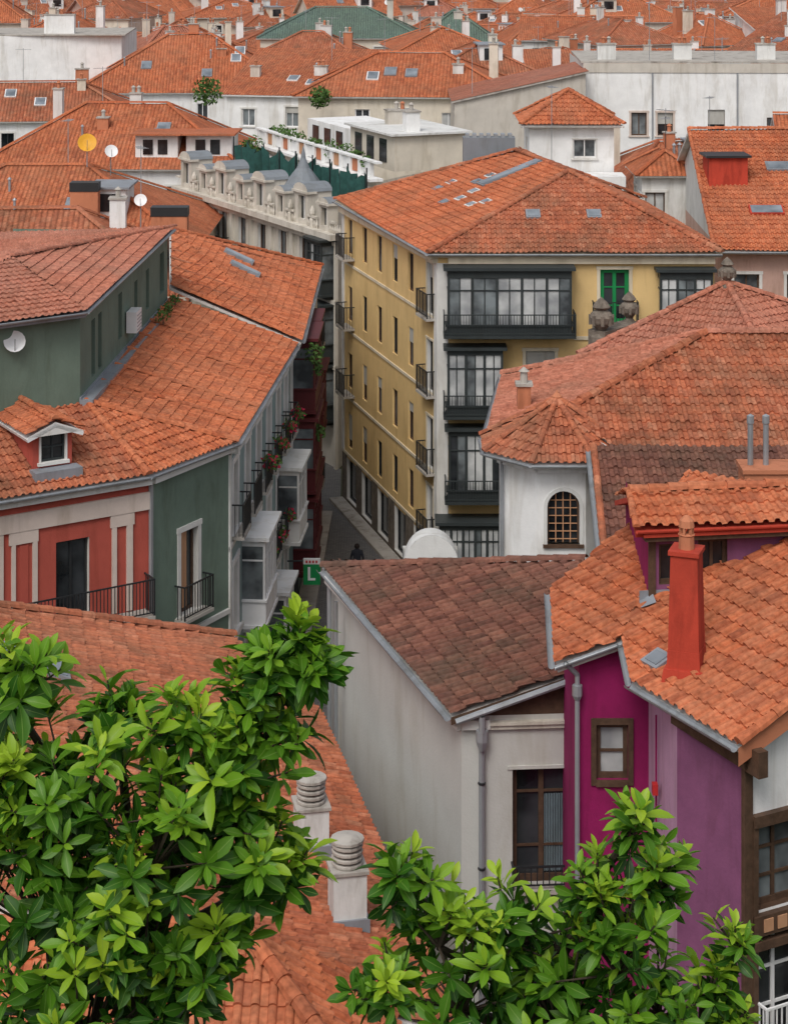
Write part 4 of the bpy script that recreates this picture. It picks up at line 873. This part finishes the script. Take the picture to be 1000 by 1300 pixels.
F.box(b.part('dormer_trim'),-.02,.12,13.2,14.8,.0,.06,mWood)
dr=[(4.75,38.65,15.07),(9.6,39.3,15.07),(9.6,40.55,15.42),(4.75,39.9,15.42)]
roof(b,dr,tOr,True,wChR,.24,.36,.06);caps(b,dr[3],dr[2],tOr,.12,.4);caps(b,dr[0],dr[3],tOr,.07,.35);gutter(b,dr[0],dr[1],.06,wChR)
roof(b,[dr[2],dr[3],(4.75,42.5,14.6),(9.6,43,14.6)],tOr,True,wChR,.24,.36,.06)
F.box(fl,-.2,F.L,13.0,13.75,.0,.02,mLead)
fl.face([(4.85,39.1,zp(4.85,39.1)+.08),(4.85,38.7,zp(4.85,38.7)+.08),(5.15,38.7,zp(5.15,38.7)+.08),(5.1,39.1,zp(5.1,39.1)+.15)],mLead)
b.done()
# ------------------------------------------------------------------ near left roof
b=Bld('orange_roof_building')
def zh(x,y): return 8+.4*((x+1.5)*-6.8+(y-46.1)*-1.48)/6.96
Hh=lambda x,y:(x,y,zh(x,y))
roof(b,[Hh(-4.1,50.5),(-1.77,47.35,8.0),Hh(1.25,33.6),Hh(-8,31.5),Hh(-11.5,36),Hh(-10.2,44.9)],tOr2,True,mTrim,.21,.36,.055)
gutter(b,(1.25,33.6,8.0),(-1.77,47.35,8.0),.08,None,-1)
wall(b,(1.0,33.8),(-1.95,47.2),0,7.9,wCream) ; wall(b,(-1.95,47.2),(1.0,33.8),0,7.9,wCream)
hpoly=[Hh(-4,50),Hh(1,34),Hh(-8,32)]
caps(b,Hh(-4.1,50.5),Hh(-10.2,44.9),tOr2,.12)
for x,y,z in ((-1.64,39,10.0),(-.86,36.3,10.05)):
    p=b.part('chimneys'); zb=zh(x,y)
    obox(p,x,y,zb-.5,z-.5,.62,.62,.2,wWhiteD);obox(p,x,y,z-.5,z-.44,.7,.7,.2,mConc)
    for k in range(4): lathe(p,x,y,[(.0,z-.44+k*.11),(.27,z-.44+k*.11),(.29,z-.42+k*.11),(.29,z-.38+k*.11),(.27,z-.365+k*.11),(.0,z-.36+k*.11)],mConc,14)
    lathe(p,x,y,[(.2,z-.44),(.2,z)],mIron,10); lathe(p,x,y,[(.0,z),(.31,z),(.31,z+.05),(.0,z+.1)],mConc,14)
    obox(b.part('flashing'),x,y,zb-.2,zb+.16,.72,.72,.2,mLead)
skylight(b,hpoly,-7.9,43.0,.9,1.5,mZinc,.14)
b.done()
b=Bld('near_hip_roof_house')
roof(b,[(-7,27,8.7),(1.1,27,8.7),(-2.45,31.8,10.75),(-7,31.8,10.75)],tOr,True,mTrim,.27,.42,.07)
roof(b,[(1.1,27,8.7),(-.2,34.0,8.7),(-2.45,31.8,10.75)],tOr,True,mTrim,.27,.42,.07)
caps(b,(1.1,27,8.7),(-2.45,31.8,10.75),tOr,.14,.42);caps(b,(-7,31.8,10.75),(-2.45,31.8,10.75),tOr,.14,.42)
walls4(b,[(-6.6,27.4),(.7,27.4),(-.5,33.4),(-6.6,33.4)],0,8.6,wCream)
b.done()
H('town_house',-18,43,10,10,.4,9.5,2.4,wCream,tOr2F,'hip').done()
H('town_house',16,44,8,9,-.2,11,2,wPink,tOr2F,'hip',ant=False).done()
pl=[]
for u,z in ((5.9,8.7),(6.4,8.6),(8.3,8.8),(8.9,8.6),(10.6,8.7),(11.3,8.6),(12.6,8.8),(13.1,8.6),(6.2,5.6),(8.6,5.6),(10.7,5.6)):
    q=FL_.P(u,z,.45); pl.append((q[0],q[1],z+R.uniform(0,.25),R.uniform(.18,.33)))
shrub('balcony_flowers',pl,leafFar,60,.08,flowerM)
shrub('hanging_plant',[(-3.1,76,10.4,.45),(-3.05,76.3,9.7,.3),(-3.0,77,7.0,.3)],leafFar,90,.1)
shrub('roof_grass',[(-8.2,70,13.0,.3),(-8.2,71.5,13.0,.22),(-8.1,73,13,.2)],leafFar,50,.08)
shrub('courtyard_tree',[(-13,137,15.2,1.0),(-4.9,131,15.3,.7)],leafFar,260,.18)
# ------------------------------------------------------------------ pedestrian
def person():
    mc=plaster('dark_coat',(.02,.022,.03),bump=.2); 
    me=bpy.data.meshes.new('body'); J={'pel':(0,0,.95),'sp':(0,.02,1.2),'ch':(0,0,1.38),'nk':(0,0,1.5),'hd':(0,-.01,1.6),'ht':(0,0,1.68),
      'ls':(-.18,0,1.42),'le':(-.24,.05,1.15),'lw':(-.24,-.1,.93),'rs':(.18,0,1.42),'re':(.25,-.06,1.15),'rw':(.24,.12,.94),
      'lh':(-.1,0,.9),'lk':(-.11,.12,.5),'la':(-.11,.02,.08),'lt':(-.11,.2,.03),'rh':(.1,0,.9),'rk':(.11,-.02,.5),'ra':(.11,-.28,.12),'rt':(.11,-.14,.03)}
    r={'pel':.15,'sp':.14,'ch':.16,'nk':.06,'hd':.1,'ht':.08,'ls':.08,'le':.055,'lw':.04,'rs':.08,'re':.055,'rw':.04,'lh':.1,'lk':.07,'la':.05,'lt':.04,'rh':.1,'rk':.07,'ra':.05,'rt':.04}
    ks=list(J); ed=[('pel','sp'),('sp','ch'),('ch','nk'),('nk','hd'),('hd','ht'),('ch','ls'),('ls','le'),('le','lw'),('ch','rs'),('rs','re'),('re','rw'),('pel','lh'),('lh','lk'),('lk','la'),('la','lt'),('pel','rh'),('rh','rk'),('rk','ra'),('ra','rt')]
    me.from_pydata([J[k] for k in ks],[(ks.index(a),ks.index(c)) for a,c in ed],[]); me.materials.append(mc)
    o=bpy.data.objects.new('body',me); scene.collection.objects.link(o)
    m=o.modifiers.new('s','SKIN'); 
    for i,k in enumerate(ks): me.skin_vertices[0].data[i].radius=(r[k],r[k]*.8)
    me.skin_vertices[0].data[0].use_root=True
    o.modifiers.new('ss','SUBSURF').levels=1
    e=bpy.data.objects.new('pedestrian',None); scene.collection.objects.link(e); o.parent=e
    p=Part(); lathe(p,0,.02,[(.0,1.74),(.07,1.72),(.105,1.66),(.108,1.6),(.08,1.54)],plaster('dark_hair',(.02,.013,.01)),10)
    m2=bpy.data.meshes.new('hair'); m2.from_pydata(p.v,[],p.f); m2.materials.append(p.mats[0]); h=bpy.data.objects.new('hair',m2); scene.collection.objects.link(h); h.parent=e
    e.location=(-1.5,79.9,.01); e.rotation_euler=(0,0,.1)
person()
# ------------------------------------------------------------------ foreground trees
def leafmat(name,ramp):
    m,nt,bs=newmat(name);N=nt.nodes
    uv=N.new('ShaderNodeUVMap');sp=N.new('ShaderNodeSeparateXYZ');lnk(nt,uv.outputs[0],sp.inputs[0])
    cr=N.new('ShaderNodeValToRGB');el=cr.color_ramp.elements
    while len(el)<len(ramp):el.new(.5)
    for i,(t,c) in enumerate(ramp): el[i].position=t;el[i].color=c+(1,)
    lnk(nt,sp.outputs[0],cr.inputs['Fac'])
    vr=N.new('ShaderNodeMath');vr.operation='LESS_THAN';vr.inputs[1].default_value=.06;lnk(nt,sp.outputs[1],vr.inputs[0])
    mk=N.new('ShaderNodeMath');mk.operation='MULTIPLY';mk.inputs[1].default_value=.45;lnk(nt,vr.outputs[0],mk.inputs[0])
    mx=N.new('ShaderNodeMixRGB');lnk(nt,mk.outputs[0],mx.inputs[0]);lnk(nt,cr.outputs[0],mx.inputs[1]);mx.inputs[2].default_value=(.28,.42,.10,1)
    lnk(nt,mx.outputs[0],bs.inputs['Base Color']);bs.inputs['Roughness'].default_value=.42;bs.inputs['Specular IOR Level'].default_value=.28
    tr=N.new('ShaderNodeBsdfTranslucent');lnk(nt,mx.outputs[0],tr.inputs['Color'])
    ms=N.new('ShaderNodeMixShader');ms.inputs[0].default_value=.35;lnk(nt,bs.outputs[0],ms.inputs[1]);lnk(nt,tr.outputs[0],ms.inputs[2])
    lnk(nt,ms.outputs[0],N['Material Output'].inputs['Surface']);return m
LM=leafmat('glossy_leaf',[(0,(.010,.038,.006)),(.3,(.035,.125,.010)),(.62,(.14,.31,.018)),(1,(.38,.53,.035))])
bark=plaster('bark',(.06,.045,.03),var=.4,scale=20,bump=.6)
def leaf(p,base,d,up,L,W,tone,droop):
    d=d.normalized(); s=d.cross(up)
    if s.length<1e-3: s=d.orthogonal()
    s.normalize(); n=s.cross(d).normalized()
    prof=[(0,.05),(.2,.35),(.45,.82),(.66,1.0),(.85,.68),(1.0,.0)]
    mid=[];le=[];ri=[]
    for t,w in prof:
        c=base+d*(L*t)-n*(droop*L*t*t)
        fold=.2*W*w
        mid.append(c);le.append(c+s*W*.5*w+n*fold);ri.append(c-s*W*.5*w+n*fold)
    i=len(p.v);k=p.mi(LM)
    for a in mid:p.v.append(tuple(a))
    for a in le[:-1]:p.v.append(tuple(a))
    for a in ri[:-1]:p.v.append(tuple(a))
    n_=len(prof)
    for j in range(n_-1):
        if j<n_-2:
            p.f.append((i+j,i+j+1,i+n_+j+1,i+n_+j));p.uv.append([(tone,0),(tone,0),(tone,1),(tone,1)])
            p.f.append((i+j+1,i+j,i+2*n_-1+j,i+2*n_-1+j+1));p.uv.append([(tone,0),(tone,0),(tone,1),(tone,1)])
            p.m+=[k,k]
        else:
            p.f.append((i+j,i+j+1,i+n_+j));p.uv.append([(tone,0),(tone,0),(tone,1)])
            p.f.append((i+j+1,i+j,i+2*n_-1+j));p.uv.append([(tone,0),(tone,0),(tone,1)]);p.m+=[k,k]
def tree(name,root,trunk_top,lobes,dens=420,LL=.13,seed=3):
    rr=random.Random(seed); b=Bld(name); p=b.part('foliage'); p.smooth=True; w=b.part('branches')
    root=Vector(root);tt=Vector(trunk_top)
    m1=root.lerp(tt,.5)+Vector((.05,.03,0)); tube(w,root,m1,.1,.075,bark,10);tube(w,m1,tt,.075,.055,bark,10)
    for (x,y,z,r) in lobes:
        c=Vector((x,y,z)); base=c-Vector((rr.uniform(-.05,.05),-.03,r*.6))
        kn=Vector((tt.x*.6+base.x*.4,tt.y*.5+base.y*.5+.1,tt.z*.35+base.z*.65-.04))
        tube(w,tt,kn,.036,.022,bark,7);tube(w,kn,base,.022,.012,bark,7)
        n=int(dens*r*r)+6
        for _ in range(n):
            v=Vector((rr.gauss(0,1),rr.gauss(0,1),rr.gauss(0,1)+.35)).normalized(); rad=r*rr.uniform(.35,1.3)
            tip=c+Vector((v.x*rad,v.y*rad,v.z*rad*.95))
            tube(w,base,tip,.006,.003,bark,4)
            ax=(v*.9+Vector((rr.uniform(-.4,.4),-.15,.7))).normalized(); u=ax.orthogonal().normalized(); q=ax.cross(u)
            outer=min(1,rad/r); tone0=.16+.55*outer*max(0,.35+.65*v.z)+rr.uniform(-.16,.18)  # paler new growth on top, plus crown shade put into colour inside and below
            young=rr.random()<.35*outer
            k=rr.randint(7,13); sc=rr.uniform(.75,1.15)
            for j in range(k):
                a=j*2.4+rr.uniform(-.4,.4); t=j/k; el=1.4-1.0*t+rr.uniform(-.25,.25)
                d=(u*math.cos(a)+q*math.sin(a))*math.sin(el)+ax*math.cos(el)
                ln=LL*sc*(1.0-.35*t)*rr.uniform(.7,1.2)
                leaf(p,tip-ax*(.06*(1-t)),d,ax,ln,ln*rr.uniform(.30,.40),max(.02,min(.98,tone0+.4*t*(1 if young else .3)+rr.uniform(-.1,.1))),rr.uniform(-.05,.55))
    b.done()
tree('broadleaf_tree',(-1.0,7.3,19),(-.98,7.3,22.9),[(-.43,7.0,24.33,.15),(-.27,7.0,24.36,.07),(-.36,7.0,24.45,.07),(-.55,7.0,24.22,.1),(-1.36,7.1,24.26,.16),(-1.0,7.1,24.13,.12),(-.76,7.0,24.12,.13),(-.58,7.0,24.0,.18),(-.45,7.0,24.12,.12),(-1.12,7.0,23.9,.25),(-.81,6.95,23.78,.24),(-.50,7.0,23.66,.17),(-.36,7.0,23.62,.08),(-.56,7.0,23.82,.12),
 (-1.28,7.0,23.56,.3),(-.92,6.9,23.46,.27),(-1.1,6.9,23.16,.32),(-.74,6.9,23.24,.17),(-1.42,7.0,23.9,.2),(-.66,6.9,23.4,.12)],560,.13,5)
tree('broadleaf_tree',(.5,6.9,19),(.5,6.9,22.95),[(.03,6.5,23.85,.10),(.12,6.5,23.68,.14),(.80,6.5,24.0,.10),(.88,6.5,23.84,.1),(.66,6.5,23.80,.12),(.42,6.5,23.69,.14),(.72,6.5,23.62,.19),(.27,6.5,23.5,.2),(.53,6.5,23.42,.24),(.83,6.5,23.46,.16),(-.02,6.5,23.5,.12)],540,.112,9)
tree('sapling',(1.05,6.7,19),(1.06,6.6,22.9),[(1.11,6.5,23.63,.07),(1.05,6.5,23.47,.09),(1.12,6.5,23.36,.07)],520,.10,4)
# ------------------------------------------------------------------ world, sun, camera
w=bpy.data.worlds.new('World');scene.world=w;w.use_nodes=True;nt=w.node_tree;bg=nt.nodes['Background']
sky=nt.nodes.new('ShaderNodeTexSky');sky.sky_type='NISHITA';sky.sun_disc=False;sky.sun_elevation=math.radians(52);sky.sun_rotation=math.radians(200);sky.dust_density=4;sky.air_density=1.0
hs=nt.nodes.new('ShaderNodeHueSaturation');hs.inputs['Saturation'].default_value=.35;nt.links.new(sky.outputs[0],hs.inputs['Color']);nt.links.new(hs.outputs[0],bg.inputs[0]);bg.inputs[1].default_value=.15
sd=bpy.data.lights.new('sun','SUN');sd.energy=1.15;sd.angle=math.radians(22);sd.color=(1,.96,.9);so=bpy.data.objects.new('sun',sd);scene.collection.objects.link(so)
so.rotation_euler=(math.radians(38),0,math.radians(-20))
cd=bpy.data.cameras.new('camera');co=bpy.data.objects.new('camera',cd);scene.collection.objects.link(co)
co.location=(0,0,27);co.rotation_euler=(math.radians(90),0,0);cd.sensor_fit='HORIZONTAL';cd.sensor_width=36;cd.lens=90;cd.shift_y=-.75;cd.clip_end=3000;cd.clip_start=.1
scene.camera=co
scene.view_settings.view_transform='Standard';scene.view_settings.look='None';scene.view_settings.exposure=0
